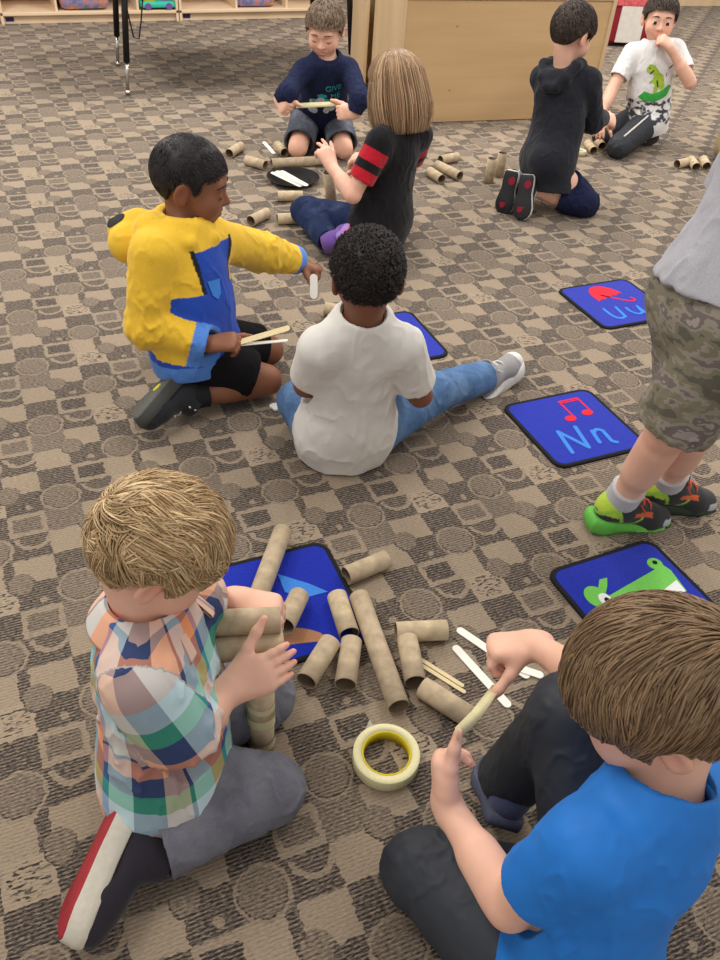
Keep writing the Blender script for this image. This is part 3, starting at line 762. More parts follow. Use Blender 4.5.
def shoe(K, q, up=None, upper=(60, 60, 64), sole=(60, 60, 60), band=None, lace=None, accent=None, sock=None, h=None, thick=.020, tongue=None, lug=None, sole_mark=None, length=1.):
    "one shoe: upper with child sole and laces"
    J, s = K['J'], K['s']; an, to = J['an'+q], J['to'+q]; h = h or max(K['h']*.9, .0025)
    d, u, side, P, heel, Ls = foot_frame(J, q, s, up, length)
    gs = [G([cap(P(.13, 0, .030), P(.30, 0, .045), .030*s, .031*s), cap(P(.30, 0, .040), P(.86, 0, .018), .033*s, .024*s, (side, 1.12)), cap(P(.18, 0, .05), P(.26, 0, .078), .031*s, .034*s), cap(P(.70, .006, .016), P(.86, 0, .014), .034*s, .029*s)], .02*s, .02, cuts=[(P(0, 0, .0), -u), (P(.2, 0, .086), nz(u-d*.25))]),
          G([cap(P(.23, 0, .088), P(.24, 0, .13), .029*s, .032*s)], .01, .006, sub=True)]
    ucol = np.array(lin(upper)[:3])
    def col(V):
        c = np.tile(ucol, (len(V), 1)); x = (V-heel)@d/Ls; y = (V-heel)@side/s; z = (V-heel)@u/s
        if accent:
            for cc, test in accent: c[test(x, y, z)] = lin(cc)[:3]
        return c
    o, V, Q = sculpt('shoe', gs, h, M['cloth'], K['root'], floor=.002, col=col)
    # sole: outlined slab
    out = []
    prof = [(0, .022), (.05, .028), (.2, .030), (.4, .028), (.55, .033), (.72, .039), (.85, .036), (.95, .025), (1.0, .010)]
    xs = [p[0] for p in prof]; ys = [p[1] for p in prof]
    N = 40
    for i in range(N):
        a = i/N*2*math.pi; x = .5-.5*math.cos(a); w = np.interp(x, xs, ys); out.append((x, (w if a < math.pi else -w)*1.02))
    V2 = []; F2 = []; cm = []
    lev = [(-thick, .93), (-thick*.85, 1.0), (-.001, 1.03), (.010, 1.02), (.012, .97)]
    for z, k in lev:
        for i, (x, y) in enumerate(out):
            zz = z+(.010*max(0, (x-.75)/.25)**2 if z > -thick*.9 or True else 0)
            kk = k*(1+(.05 if lug and i % 4 < 2 and z < .004 else 0))
            V2.append(P(.5+(x-.5)*kk*1.03, y*kk, zz))
    for l in range(len(lev)-1):
        for i in range(N): F2.append((l*N+i, l*N+(i+1) % N, (l+1)*N+(i+1) % N, (l+1)*N+i)); cm.append(1 if l >= 1 else 0)
    F2.append(tuple(range(N-1, -1, -1))); cm.append(0); F2.append(tuple((len(lev)-1)*N+i for i in range(N))); cm.append(1)
    V2 = np.array(V2); V2[:, 2] = np.maximum(V2[:, 2], .001)
    nt = K.setdefault('solemat', {})
    key = (sole, band)
    if key not in nt: nt[key] = [simple('shoe_sole', sole, .7, .1, 90), simple('shoe_sole_band', band or sole, .7, .06, 90)]
    so = mesh_obj('sole', V2, F2, None, K['root'], True, nt[key], cm, True); so.parent = o; 
    if sole_mark is not None:
        mb = MB(); ring = [(.014*math.cos(i/16*6.283), .009*math.sin(i/16*6.283)) for i in range(16)]
        mb.prism(ring, 0, .002, M=lambda p: P(.48, 0, -thick)+d*p[0]*s+side*p[1]*s-u*p[2]); x = mb.build('badge', simple('yellow_sole_badge', sole_mark, .6, .02), K['root'], world_space=True); x.parent = so
    if lace is not None:
        mb = MB()
        for i, x in enumerate((.34, .42, .50, .57)):
            zt = np.interp(x, [.3, .86], [.075, .044])
            for a, b in ((-.020, .020),) if i % 2 else ((.020, -.020),):
                mb.tube([P(x-.02, a, zt-.009), P(x, a*.5, zt+.001), P(x+.015, 0, zt+.004), P(x+.03, b*.5, zt+.001), P(x+.035, b, zt-.010)], .0024*s, 5)
        for sg in (-1, 1): mb.tube([P(.33, 0, .080), P(.30, sg*.018, .092), P(.36, sg*.034, .082), P(.34, sg*.012, .078), P(.42, sg*.045, .06)], .0022*s, 5)
        lo = mb.build('laces', lace, K['root'], True, world_space=True); lo.parent = o
    if sock is not None:
        mb = MB(); kd = nz(J['kn'+q]-an); mb.tube([an-kd*.01*s, an+kd*.02*s, an+kd*.045*s, an+kd*.052*s], [.036*s, .0375*s, .036*s, .0375*s], 20)
        mb.build('sock', simple('sock_knit', sock, .95, .06, 200), K['root'], True, world_space=True)
    return o
def project(K, what, polys, mat, name, centre_px=None, O=None, ex=None, ey=None, dn=None, lift=.0025, sub=.006, parent=None):
    "lays flat outlines (lists of 2-D points, metres) on a garment as a thin print"
    o, V, Q = K[what]; bv = BVHTree.FromPolygons([tuple(v) for v in V], [tuple(int(i) for i in f) for f in Q])
    bm = bmesh.new()
    for poly in polys:
        vs = [bm.verts.new((p[0], p[1], 0)) for p in poly]
        try: bm.faces.new(vs)
        except Exception: pass
    bmesh.ops.triangulate(bm, faces=bm.faces[:])
    for _ in range(4):
        es = [e for e in bm.edges if e.calc_length() > sub*1.6]
        if not es: break
        bmesh.ops.subdivide_edges(bm, edges=es, cuts=1); bmesh.ops.triangulate(bm, faces=[f for f in bm.faces if len(f.verts) > 3])
    bm.verts.index_update(); P2 = np.array([v.co[:] for v in bm.verts]); fs = [tuple(v.index for v in f.verts) for f in bm.faces]; bm.free()
    W_ = []
    for p in P2:
        q = O+ex*p[0]+ey*p[1]; hit = bv.ray_cast(Vector(q-dn*.25), Vector(dn))
        W_.append(np.array(hit[0])-dn*lift if hit[0] is not None else q)
    W_ = np.array(W_); n = len(W_)
    vv = np.concatenate([W_, W_+dn*.0015]); ff = fs+[tuple(i+n for i in f[::-1]) for f in fs]
    x = mesh_obj(name, vv, ff, mat, K['root'], False, world_space=True)
    x.parent = o if parent is None else parent
    return x
def text_polys(body, size, shear=0.):
    "outlines of lettering as flat triangles"
    c = bpy.data.curves.new('t', 'FONT'); c.body = body; c.size = size; c.align_x = 'CENTER'; c.align_y = 'CENTER'; c.shear = shear
    o = bpy.data.objects.new('t', c); sc.collection.objects.link(o)
    bpy.context.view_layer.update()
    me = bpy.data.meshes.new_from_object(o.evaluated_get(bpy.context.evaluated_depsgraph_get()))
    r = [[tuple(me.vertices[i].co[:2]) for i in p.vertices] for p in me.polygons]
    bpy.data.objects.remove(o); bpy.data.curves.remove(c); bpy.data.meshes.remove(me)
    return r

# ------------------------------------------------------------------ the setting
def plane(name, x0, x1, y0, y1, z, mat):
    return tag(mesh_obj(name, [(x0, y0, z), (x1, y0, z), (x1, y1, z), (x0, y1, z)], [(0, 1, 2, 3)], mat, None, False), kind='structure')
mb = MB(); mb.box((3, 2.6, -.03), (14, 10.4, .06)); tag(mb.build('floor', M['carpet']), kind='structure')
mb = MB(); mb.box((3, 7.45, 1.4), (14, .1, 2.8)); tag(mb.build('wall_back', M['wall']), kind='structure')
mb = MB(); mb.box((3, 7.39, .05), (14, .02, .1)); tag(mb.build('baseboard_back', M['maple']), kind='structure')

# ------------------------------------------------------------------ furniture at the back of the room
def cubby(x0, x1, y, label, divs, rz=0.):
    t = thing('cubby_shelf', (x0, y, 0), label, 'shelf', 'low wooden cubby shelves along the back'); w = x1-x0; dp = .38; hh = .72
    mb = MB(); mb.box((w/2, dp/2+.012, .0255), (w-.004, dp-.03, .051), .003); mb.build('plinth', M['maple'], t)
    mb = MB(); mb.box((w/2, dp/2, .061), (w, dp, .020), .003); mb.build('bottom_board', M['maple'], t)
    for px in (0.009, w-.009):
        mb = MB(); mb.box((px, dp/2, hh/2), (.018, dp, hh), .003); mb.build('side_panel', M['maple'], t)
    for d_ in divs:
        mb = MB(); mb.box((d_, dp/2+.006, .071+(hh-.089)/2), (.016, dp-.02, hh-.089), .002); mb.build('divider', M['maple'], t)
    mb = MB(); mb.box((w/2, dp/2, .40), (w-.036, dp-.01, .016), .002); mb.build('shelf_board', M['maple'], t)
    mb = MB(); mb.box((w/2, dp/2, hh-.009), (w, dp, .018), .003); mb.build('top_board', M['maple'], t)
    mb = MB(); mb.box((w/2, dp-.004, hh/2), (w-.02, .008, hh-.02)); mb.build('back_panel', M['cubby'], t)
    mb = MB(); mb.box((.055, .0255, .028), (.052, .004, .026), .001); tag(mb.build('name_label', M['label_blue'], t), 'dark blue label on the plinth')
    return t
cubby(.262, 1.440, 6.49, 'pale wooden cubby shelf at the top left, behind the black table legs', (.36, .90))
cubby(1.446, 2.63, 6.49, 'pale wooden cubby shelf whose base runs behind the head of the navy shirted boy', (.42, .80))
# things in the cubbies
def bag(name, c, d, mat, label, cat):
    v, f = bmesh_box(d, min(d)*.22); v = np.array(v); v = v*(1+.05*vnoise(v, 14, 4))[:, None]
    o = mesh_obj(name, v, f, mat); o.location = [float(q) for q in c]; tag(o, label, cat); return o
bag('printed_puzzle_box', (.815, 6.630, .213), (.33, .24, .28), M['puzzle'], 'box with a many coloured purple and green print in the top left cubby', 'box')
bag('puzzle_bag', (2.02, 6.640, .183), (.30, .24, .22), M['puzzle'], 'yellow and pink printed bag in the right cubby shelf by the boy', 'bag')
t = thing('toy_vehicle', (1.302, 6.575, .0715), 'teal and yellow plastic toy in the cubby behind the table legs', 'toy')
mb = MB(); mb.box((0, 0, .03), (.24, .16, .035), .012); mb.build('body', M['teal'], t)
mb = MB(); mb.box((-.05, .0, .075), (.08, .1, .06), .014); mb.build('cabin', M['tape_core'], t)
for dx in (-.07, .075):
    for dy in (-.075, .075): mb = MB(); mb.tube([(dx, dy-.01, .022), (dx, dy+.01, .022)], .022, 14); mb.build('wheel', M['purple'], t)
mb = MB(); mb.tube([(.06, 0, .045), (.06, 0, .085)], .035, 14); mb.build('drum', M['purple'], t)
t = thing('storage_tub', (1.10, 6.585, .093), 'dark green tub beside the teal toy in the cubby', 'tub') if False else None

# table whose near end shows two legs
t = thing('activity_table', (1.41, 5.09, 0), 'black legged activity table standing before the cubby shelves', 'table')
mb = MB(); mb.box((0, 0, .585), (1.46, .76, .028), .006); mb.build('tabletop', M['birch'], t)
mb = MB(); mb.box((0, 0, .545), (1.24, .54, .05), .003); mb.build('apron', M['black_metal'], t)
for (lx, ly) in ((-.652, -.294), (-.598, .291), (.655, -.29), (.64, .29)):
    a = A(lx+.045 if lx < 0 else lx-.045, ly*.97, .56); b = A(lx, ly, .004)
    mb = MB(); mb.tube([a, a+(b-a)*.72], .0165, 12); lg = mb.build('leg', M['black_metal'], t, True)
    mb = MB(); mb.tube([a+(b-a)*.70, a+(b-a)*.97], .0095, 10); mb.tube([a+(b-a)*.965, b-A(0, 0, .001)], [.012, .015], 12); x = mb.build('leg_extension', M['chrome'], t, True); x.parent = lg
cp = [(.80, 4.86, .50), (.815, 4.85, .36), (.83, 4.85, .265), (.86, 4.87, .255), (.885, 4.90, .33), (.92, 4.94, .47), (.95, 4.97, .53)]
mb = MB(); mb.tube(cp, .004, 6); tag(mb.build('power_cord', M['black_metal'], None, True), 'thin black cord looped beside the front table leg', 'cord')

# birch storage unit in the middle
def cabinet():
    c0 = A(1.985, 4.035); ang = math.atan2(3.923-4.033, 3.155-1.982); w = 1.182
    t = thing('storage_cabinet', (c0[0], c0[1], 0), 'birch plywood storage cabinet whose big back panel faces the children', 'cabinet', None, ang)
    hh, dp = .60, .42
    for px in (.011, w-.011):
        mb = MB(); mb.box((px, dp/2, hh/2), (.022, dp, hh), .003); mb.build('side_panel', M['birch'], t)
    mb = MB(); mb.box((w/2, .016, hh/2-.012), (w-.044, .012, hh-.03), .001); mb.build('back_panel', M['birch_dark'], t)
    mb = MB(); mb.box((w/2, dp/2, hh-.011), (w-.044, dp, .022), .003); mb.build('top_board', M['birch'], t)
    mb = MB(); mb.box((w/2, .004+.02, hh-.045), (w-.044, .02, .045), .002); mb.build('top_rail', M['birch'], t)
    mb = MB(); mb.box((w/2, dp/2, .03), (w-.044, dp-.03, .022), .002); mb.build('bottom_board', M['birch'], t)
    for x, z in ((.3, .16), (.88, .16), (.3, .46), (.88, .46)): mb = MB(); mb.tube([(x, .011, z), (x, .009, z)], .005, 10); mb.build('screw_cap', M['cubby'], t, True)
    # neighbour standing behind it, end to end
    q = thing('storage_unit', (c0[0]-.005, c0[1]+.428, 0), 'pale birch storage unit standing end on behind the navy shirted boy', 'cabinet', None, ang)
    for px in (.011, w-.011):
        mb = MB(); mb.box((px, .117, .34), (.022, .234, .68), .003); mb.build('side_panel', M['birch'], q)
    mb = MB(); mb.box((w/2, .117, .669), (w-.044, .234, .022), .003); mb.build('top_board', M['birch'], q)
    mb = MB(); mb.box((w/2, .117, .03), (w-.044, .22, .022), .003); mb.build('bottom_board', M['birch'], q)
    mb = MB(); mb.box((w/2, .226, .35), (w-.044, .012, .62), .001); mb.build('back_panel', M['birch_dark'], q)
cabinet()
# red and white fabric bin, far right shelf
t = thing('fabric_bin', (4.58, 5.50, 0), 'dark red fabric bin with a white front panel behind the dinosaur shirt boy', 'bin', None, -.30)
mb = MB(); mb.box((0, 0, .23), (.44, .32, .42), .03); mb.build('body', M['red_fabric'], t, True)
mb = MB(); mb.box((-.05, -.158, .15), (.19, .02, .24), .006); mb.build('front_panel', M['white_fabric'], t)
mb = MB(); mb.box((-.03, -.155, .30), (.34, .03, .07), .008); mb.build('patterned_band', simple('red_white_print', (204, 92, 96), .8, .35, 60), t)
mb = MB(); mb.tube([(.10, -.165, .29), (.10, -.19, .26), (.15, -.19, .26), (.15, -.165, .29)], .012, 8); mb.build('buckle', M['chrome'], t, True)
for dx in (-.16, .16): mb = MB(); mb.box((dx, 0, .011), (.05, .28, .022), .004); mb.build('foot', M['black_metal'], t)
t = thing('low_bookcase', (6.0, 6.66, 0), 'wooden bookcase base at the top right corner behind the dinosaur shirt boy', 'bookcase', None, -.05)
mb = MB(); mb.box((0.5, .2, .05), (1.4, .36, .10), .003); mb.build('plinth', M['birch'], t)
mb = MB(); mb.box((0.5, .2, .11), (1.44, .40, .022), .003); mb.build('bottom_board', M['birch_dark'], t)
for px in (-.21, 1.21): mb = MB(); mb.box((px, .2, .38), (.022, .40, .76), .003); mb.build('side_panel', M['birch_dark'], t)
mb = MB(); mb.box((0.5, .2, .75), (1.44, .40, .022), .003); mb.build('top_board', M['birch_dark'], t)
mb = MB(); mb.box((0.5, .395, .43), (1.4, .01, .64)); mb.build('back_panel', M['birch'], t)

# ------------------------------------------------------------------ alphabet floor mats
def rrect(w, h, r, n=6):
    P = []
    for cx, cy, a0 in ((w/2-r, h/2-r, 0), (-w/2+r, h/2-r, 90), (-w/2+r, -h/2+r, 180), (w/2-r, -h/2+r, 270)):
        for k in range(n+1): a = math.radians(a0+90*k/n); P.append((cx+r*math.cos(a), cy+r*math.sin(a)))
    return P
def floor_mat(c, rz, label, w=.302, h=.302):
    t = thing('floor_mat', (c[0], c[1], 0), label, 'mat', None, rz)
    o_ = rrect(w, h, .034); i_ = rrect(w-.022, h-.022, .026)
    mb = MB(); n = len(o_)
    lv = [(o_, .0008), (o_, .0055), ([((a[0]+b[0])/2, (a[1]+b[1])/2) for a, b in zip(o_, i_)], .0082), (i_, .0062)]
    V = [(x, y, z) for pl, z in lv for x, y in pl]; Fq = [(l*n+i, l*n+(i+1) % n, (l+1)*n+(i+1) % n, (l+1)*n+i) for l in range(3) for i in range(n)]+[tuple(range(n-1, -1, -1))]
    mesh_obj('binding', V, Fq, M['mat_edge'], t, True)
    mb = MB(); mb.prism(i_, .0015, .0068); mb.build('pile', M['mat_blue'], t)
    return t
def prints(t, name, polys, mat, z=.0068, th=.0010, dx=0, dy=0, rot=0, sc=1.):
    c, s = math.cos(rot)*sc, math.sin(rot)*sc; mb = MB()
    for i, p in enumerate(polys):
        q = [(x*c-y*s+dx, x*s+y*c+dy) for x, y in p]
        if sum(a[0]*b[1]-a[1]*b[0] for a, b in zip(q, q[1:]+q[:1])) < 0: q = q[::-1]
        mb.prism(q, z-.0004, z+th+i*.00003)
    return mb.build(name, mat, t)
circ = lambda cx, cy, rx, ry=None, n=28, a0=0, a1=360: [(cx+rx*math.cos(math.radians(a0+(a1-a0)*i/(n if a1-a0 < 360 else n))), cy+(ry or rx)*math.sin(math.radians(a0+(a1-a0)*i/n))) for i in range(n+(1 if a1-a0 < 360 else 0))]
def stroke(pts, w):
    "a line of given width as small quads and round joints"
    r = []
    for a, b in zip(pts[:-1], pts[1:]):
        a, b = A(*a), A(*b); d = nz(b-a); q = A(-d[1], d[0])*w/2; r.append([tuple(a-q), tuple(b-q), tuple(b+q), tuple(a+q)])
    return r+[circ(p[0], p[1], w/2, n=10) for p in pts]
def bez(p0, p1, p2, n=10): return [tuple(A(*p0)*(1-t)**2+A(*p1)*2*t*(1-t)+A(*p2)*t*t) for t in np.linspace(0, 1, n)]

t = floor_mat((1.352, 1.446), .0, 'blue mat with the letters Nn and red music notes beside the standing child')
prints(t, 'letters', stroke([(-.105, -.105), (-.090, -.012), (-.048, -.100), (-.030, -.008)], .012)+stroke([(-.006, -.090), (.004, -.040)], .012)+stroke([(0, -.062)]+bez((.0, -.055), (.02, -.025), (.034, -.05))+[(.030, -.098), (.040, -.106)], .012), M['print_lb'], dx=.028, dy=.0)
prints(t, 'picture', stroke([(-.022, .0), (-.022, .082), (.042, .082), (.042, .012)], .0055)+stroke([(-.022, .074), (.042, .074)], .005)+[circ(-.036, .0, .018, .013), circ(.028, .010, .018, .013)], M['print_red'], dx=.045, dy=.030)
t = floor_mat((1.925, 2.025), .0, 'blue mat with the letters Uu and a red umbrella at the right', .31, .30)
prints(t, 'letters', stroke([(-.095, -.02), (-.095, -.06)]+bez((-.095, -.06), (-.088, -.105), (-.052, -.085))+[(-.045, -.02)], .011)+stroke([(-.012, -.035), (-.012, -.06)]+bez((-.012, -.06), (.0, -.098), (.026, -.078))+[(.034, -.035), (.034, -.095)], .010), M['print_lb'], dx=.02, dy=-.012)
top = [(-.062, .0)]+bez((-.062, .0), (-.055, .085), (.0, .09))+bez((.0, .09), (.055, .085), (.062, .0))
scal = []
for i in range(4):
    a, b = .062-.031*i, .062-.031*(i+1); scal += bez((a, 0), ((a+b)/2, .016), (b, 0), 6)
prints(t, 'picture', [top[:-1]+scal], M['print_red'], dx=.005, dy=.035, rot=.25)
prints(t, 'picture_handle', stroke([(0, .04), (0, -.062)]+bez((0, -.062), (.006, -.088), (.026, -.078))+[(.028, -.066)], .007), M['print_red'], dx=.005, dy=.035, rot=.85)
t = floor_mat((1.117, .845), .03, 'blue mat with a green crocodile head behind the blue shirted boy', .305, .30)
prints(t, 'picture', [[(-.085, .03), (.09, .06), (.115, .078), (.125, .045), (.115, -.02), (-.08, -.02)], circ(-.088, .042, .026, .032), [(-.075, .055), (-.05, .082), (-.03, .080), (-.045, .060), (-.06, .045)], circ(.104, .075, .018, .018)], M['print_green'])
prints(t, 'picture_eye', [circ(-.075, .028, .014, .018)], M['print_white'], .0078); prints(t, 'picture_jaw', [[(.06, .0), (.115, .015), (.112, -.02), (.06, -.02)]], M['print_white'], .0078)
prints(t, 'picture_pupil', [circ(-.073, .024, .006, .008)], M['print_black'], .0086); prints(t, 'picture_nostril', [circ(.106, .078, .006, .006)], M['print_black'], .0078)
t = floor_mat((.372, 1.098), .0, 'blue mat at the left, under the long card tube and the plaid shirted boy', .31, .305)
prints(t, 'letters', [[(.02, .085), (.075, .035), (.105, .0), (.05, .0), (.018, .03)]], M['print_lb'])
prints(t, 'picture', [bez((-.04, -.075), (.0, -.05), (.05, -.10), 8)+[(.06, -.125), (.02, -.115), (-.03, -.105)]], M['print_brown'])
t = floor_mat((1.045, 2.035), .0, 'blue mat half hidden in front of the white shirted boy', .30, .30)
prints(t, 'picture', [circ(-.06, .055, .035, .03)], M['print_green']); prints(t, 'letters', stroke([(.045, -.03), (.06, -.055), (.075, -.05)], .008), M['print_lb'])

# ------------------------------------------------------------------ card tubes
def tube_mesh(L, r, mt):
    n = 28; V = []; Fq = []; fm = []
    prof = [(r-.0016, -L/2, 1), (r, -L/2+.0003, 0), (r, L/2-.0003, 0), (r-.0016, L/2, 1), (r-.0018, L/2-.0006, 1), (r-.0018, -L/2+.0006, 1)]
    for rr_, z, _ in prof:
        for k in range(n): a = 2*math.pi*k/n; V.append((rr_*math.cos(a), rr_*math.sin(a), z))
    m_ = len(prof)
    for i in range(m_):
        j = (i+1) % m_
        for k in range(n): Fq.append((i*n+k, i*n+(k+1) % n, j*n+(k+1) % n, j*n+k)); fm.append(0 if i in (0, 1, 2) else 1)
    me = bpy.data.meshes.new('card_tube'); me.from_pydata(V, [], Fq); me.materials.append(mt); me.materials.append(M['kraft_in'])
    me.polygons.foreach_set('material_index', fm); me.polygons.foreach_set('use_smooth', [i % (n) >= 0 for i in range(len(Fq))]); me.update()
    return me
_tm = {}
def tube(a, b, label, group, L=.106, r=.0212, mt='kraft', snap=True, name='card_tube'):
    "a card tube between two end centres (3-D)"
    a, b = A(*a), A(*b); c = (a+b)/2; d = nz(b-a)
    key = (round(L, 3), round(r, 4), mt)
    if key not in _tm: _tm[key] = tube_mesh(L, r, M[mt])
    o = bpy.data.objects.new(name, _tm[key]); link(o)
    o.location = [float(q) for q in c]; o.rotation_euler = Vector(d).to_track_quat('Z', 'Y').to_euler()
    return tag(o, label, 'tube', group)
def ptube(p, q, label, group, z=.0216, z2=None, **k): return tube(at(p[0], p[1], z), at(q[0], q[1], z if z2 is None else z2), label, group, **k)
GN = 'card tubes scattered between the two front boys'; GF = 'card tubes around the children at the back'
ptube((343.5, 577), (389, 558), 'short card tube lying alone, topmost of the front pile beyond the long tubes', GN)
ptube((337.5, 598), (348.5, 632), 'short card tube leaning against the upper end of the long tube', GN, z=.0216, mt='kraft2')
ptube((351.5, 641.5), (345.5, 684.5), 'short card tube left of the long tube, its open end towards the tape roll', GN)
ptube((330, 643), (307, 680), 'short card tube lying over the corner of the left blue mat', GN, z=.0295)
ptube((360, 599), (397.5, 703), 'long card tube in the middle of the front pile, pointing at the tape roll', GN, L=.282)
ptube((399, 632), (443.5, 630), 'short card tube lying level, touching the tip of a white craft stick', GN, mt='kraft2')
ptube((407.5, 640.5), (415, 681), 'short card tube just right of the long tube, its end over a shadowed gap', GN)
ptube((425, 689), (466, 715), 'short card tube under the masking tape strip of the blue shirted boy', GN)
ptube((279, 541), (254, 608), 'long card tube lying across the left blue mat', GN, L=.27, z=.0295)
ptube((299.5, 595), (284, 627), 'short card tube on the left blue mat beside the boy in plaid', GN, z=.0295, z2=.05)
# around the children behind
ptube((224, 157), (246, 143), 'card tube behind the head of the yellow hoodie boy', GF, L=.12)
ptube((247.5, 160.5), (264, 165), 'short card tube left of the long tube at the navy shirted boy', GF)
ptube((270, 163.5), (330, 160), 'long card tube lying before the knees of the navy shirted boy', GF, L=.27)
ptube((283, 151), (279, 147), 'card tube seen end on beside the bare knee of the navy shirted boy', GF)
ptube((278, 196), (302, 196), 'card tube lying level below the black plate', GF, mt='kraft2')
ptube((250, 221.5), (268, 212.5), 'card tube with a dark open end above the yellow sleeve', GF)
ptube((278, 219), (303, 218), 'card tube beside the denim knee of the long haired child', GF, mt='kraft2')
ptube((428, 170.5), (443, 180), 'card tube nearest the back of the long haired child', GF)
ptube((433, 163), (464, 178), 'longer card tube behind the long haired child', GF, L=.16)
ptube((441, 160), (457, 157), 'card tube farthest from the long haired child, against the cabinet', GF)
for i, (x, y, s_) in enumerate([(488.5, 182, 'front'), (499, 176, 'rear')]):
    b = at(x, y, .001); tube(b, b+A(0, 0, .106), 'card tube standing upright beside the kneeling hooded boy, %s one of the pair' % s_, GF)
ptube((586, 142), (595.5, 152.5), 'card tube at the hands of the kneeling hooded boy, left of a pair', GF, mt='kraft2')
ptube((595, 137.5), (604, 148.5), 'card tube under the hand of the dinosaur shirt boy, right of a pair', GF, mt='kraft2')
ptube((589, 112), (598, 103), 'card tube lying behind the sleeve of the kneeling hooded boy', GF, mt='kraft2')
ptube((678, 164), (688, 162), 'small card tube left of the tan backpack', GF, L=.09)
ptube((690, 159), (697, 168), 'card tube with a dark open end beside the tan backpack, middle of three', GF, mt='kraft2')
ptube((702, 157), (708, 169), 'card tube leaning at the tan backpack, right of three', GF, mt='kraft2')
ptube((334, 310), (347, 312), 'card tube peeping out beside the neck of the white shirted boy', GF)

# ------------------------------------------------------------------ craft sticks, tape, plate
def stick_mesh(L=.150, w=.0175, th=.002):
    mb = MB(); n = 10; P = [(L/2-w/2+w/2*math.cos(math.radians(-90+180*i/n)), w/2*math.sin(math.radians(-90+180*i/n))) for i in range(n+1)]
    P += [(-x, -y) for x, y in P]; mb.prism(P, 0, th); return mb
_sm = {}
def stick(a, b, label, group=None, L=.155, w=.0175, mt='stick', roll=0., up=None):
    a, b = A(*a), A(*b); d = nz(b-a); u = A(0, 0, 1) if up is None else up
    y = nz(np.cross(u, d)); z = np.cross(d, y); c_, s_ = math.cos(roll), math.sin(roll); y, z = y*c_+z*s_, z*c_-y*s_
    k = (L, w, mt)
    if k not in _sm:
        o = stick_mesh(L, w).build('craft_stick', M[mt]); _sm[k] = o.data
    else: o = bpy.data.objects.new('craft_stick', _sm[k]); link(o)
    c = (a+b)/2
    o.matrix_world = Matrix([[d[0], y[0], z[0], c[0]], [d[1], y[1], z[1], c[1]], [d[2], y[2], z[2], c[2]], [0, 0, 0, 1]])
    return tag(o, label, 'craft stick', group)
GS = 'craft sticks on the carpet before the front boys'
stick(at(453, 626, .001), at(534, 681, .001), 'white craft stick nearest the level card tube, passing under the right hand', GS, L=.178)
stick(at(451, 643, .001), at(513, 711, .001), 'white craft stick lying bare on the carpet below the right hand', GS, L=.172)
stick(at(500, 662, .0035), at(533, 673, .0035), 'white craft stick half under another one, right of the hand', GS, L=.11)
stick(at(418, 658, .001), at(461, 685, .001), 'narrow wooden stick, upper of the two by the card tubes', GS, L=.115, w=.0085, mt='stick2')
stick(at(419, 664, .001), at(463, 691.5, .001), 'narrow wooden stick, lower of the two by the card tubes', GS, L=.115, w=.0085, mt='stick2')
def ring_roll(c, ro, ri, hh, label, core=True, tilt=None):
    t = thing('tape_roll', c, label, 'tape'); n = 56
    V = []; Fq = []
    prof = [(ri+.004, 0), (ro-.001, 0), (ro, .001), (ro, hh-.001), (ro-.001, hh), (ri+.004, hh)]
    for r_, z in prof:
        for k in range(n): a = 2*math.pi*k/n; V.append((r_*math.cos(a), r_*math.sin(a), z))
    for i in range(6):
        j = (i+1) % 6
        for k in range(n): Fq.append((i*n+k, i*n+(k+1) % n, j*n+(k+1) % n, j*n+k))
    mesh_obj('tape', V, Fq, M['tape_side'], t, True)
    V = []; Fq = []
    for r_, z in [(ri, .0005), (ri+.0038, .0005), (ri+.0038, hh-.0005), (ri, hh-.0005)]:
        for k in range(n): a = 2*math.pi*k/n; V.append((r_*math.cos(a), r_*math.sin(a), z))
    for i in range(4):
        j = (i+1) % 4
        for k in range(n): Fq.append((i*n+k, i*n+(k+1) % n, j*n+(k+1) % n, j*n+k))
    mesh_obj('core', V, Fq, M['tape_core'] if core else M['white_fabric'], t, True)
    return t
tc_ = at(386, 757, .012)
t = ring_roll((tc_[0], tc_[1], .0005), .060, .041, .0255, 'roll of cream masking tape with a yellow core lying before the boys')
pa = at(374, 731, .014); pb = at(371, 723, .020); pv = nz(A(pb[0]-pa[0], pb[1]-pa[1], 0)); sd = A(-pv[1], pv[0], 0)
loc = lambda p: p-A(tc_[0], tc_[1], .0005)
mb = MB(); q0 = [loc(pa+A(0, 0, -.012)), loc(pa+A(0, 0, .0115))]; q1 = [loc(pb+sd*.010+A(0, 0, -.012)), loc(pb+sd*.004+A(0, 0, .011))]
mb.add([q0[0], q1[0], q1[1], q0[1]]+[p+sd*.0004 for p in (q0[0], q1[0], q1[1], q0[1])], [(0, 1, 2, 3), (7, 6, 5, 4), (0, 4, 5, 1), (1, 5, 6, 2), (2, 6, 7, 3), (3, 7, 4, 0)])
mb.build('loose_end', M['stick'], t)
ring_roll(tuple(at(580, 154, .001)), .028, .019, .02, 'small white tape roll at the knees of the kneeling hooded boy', False)
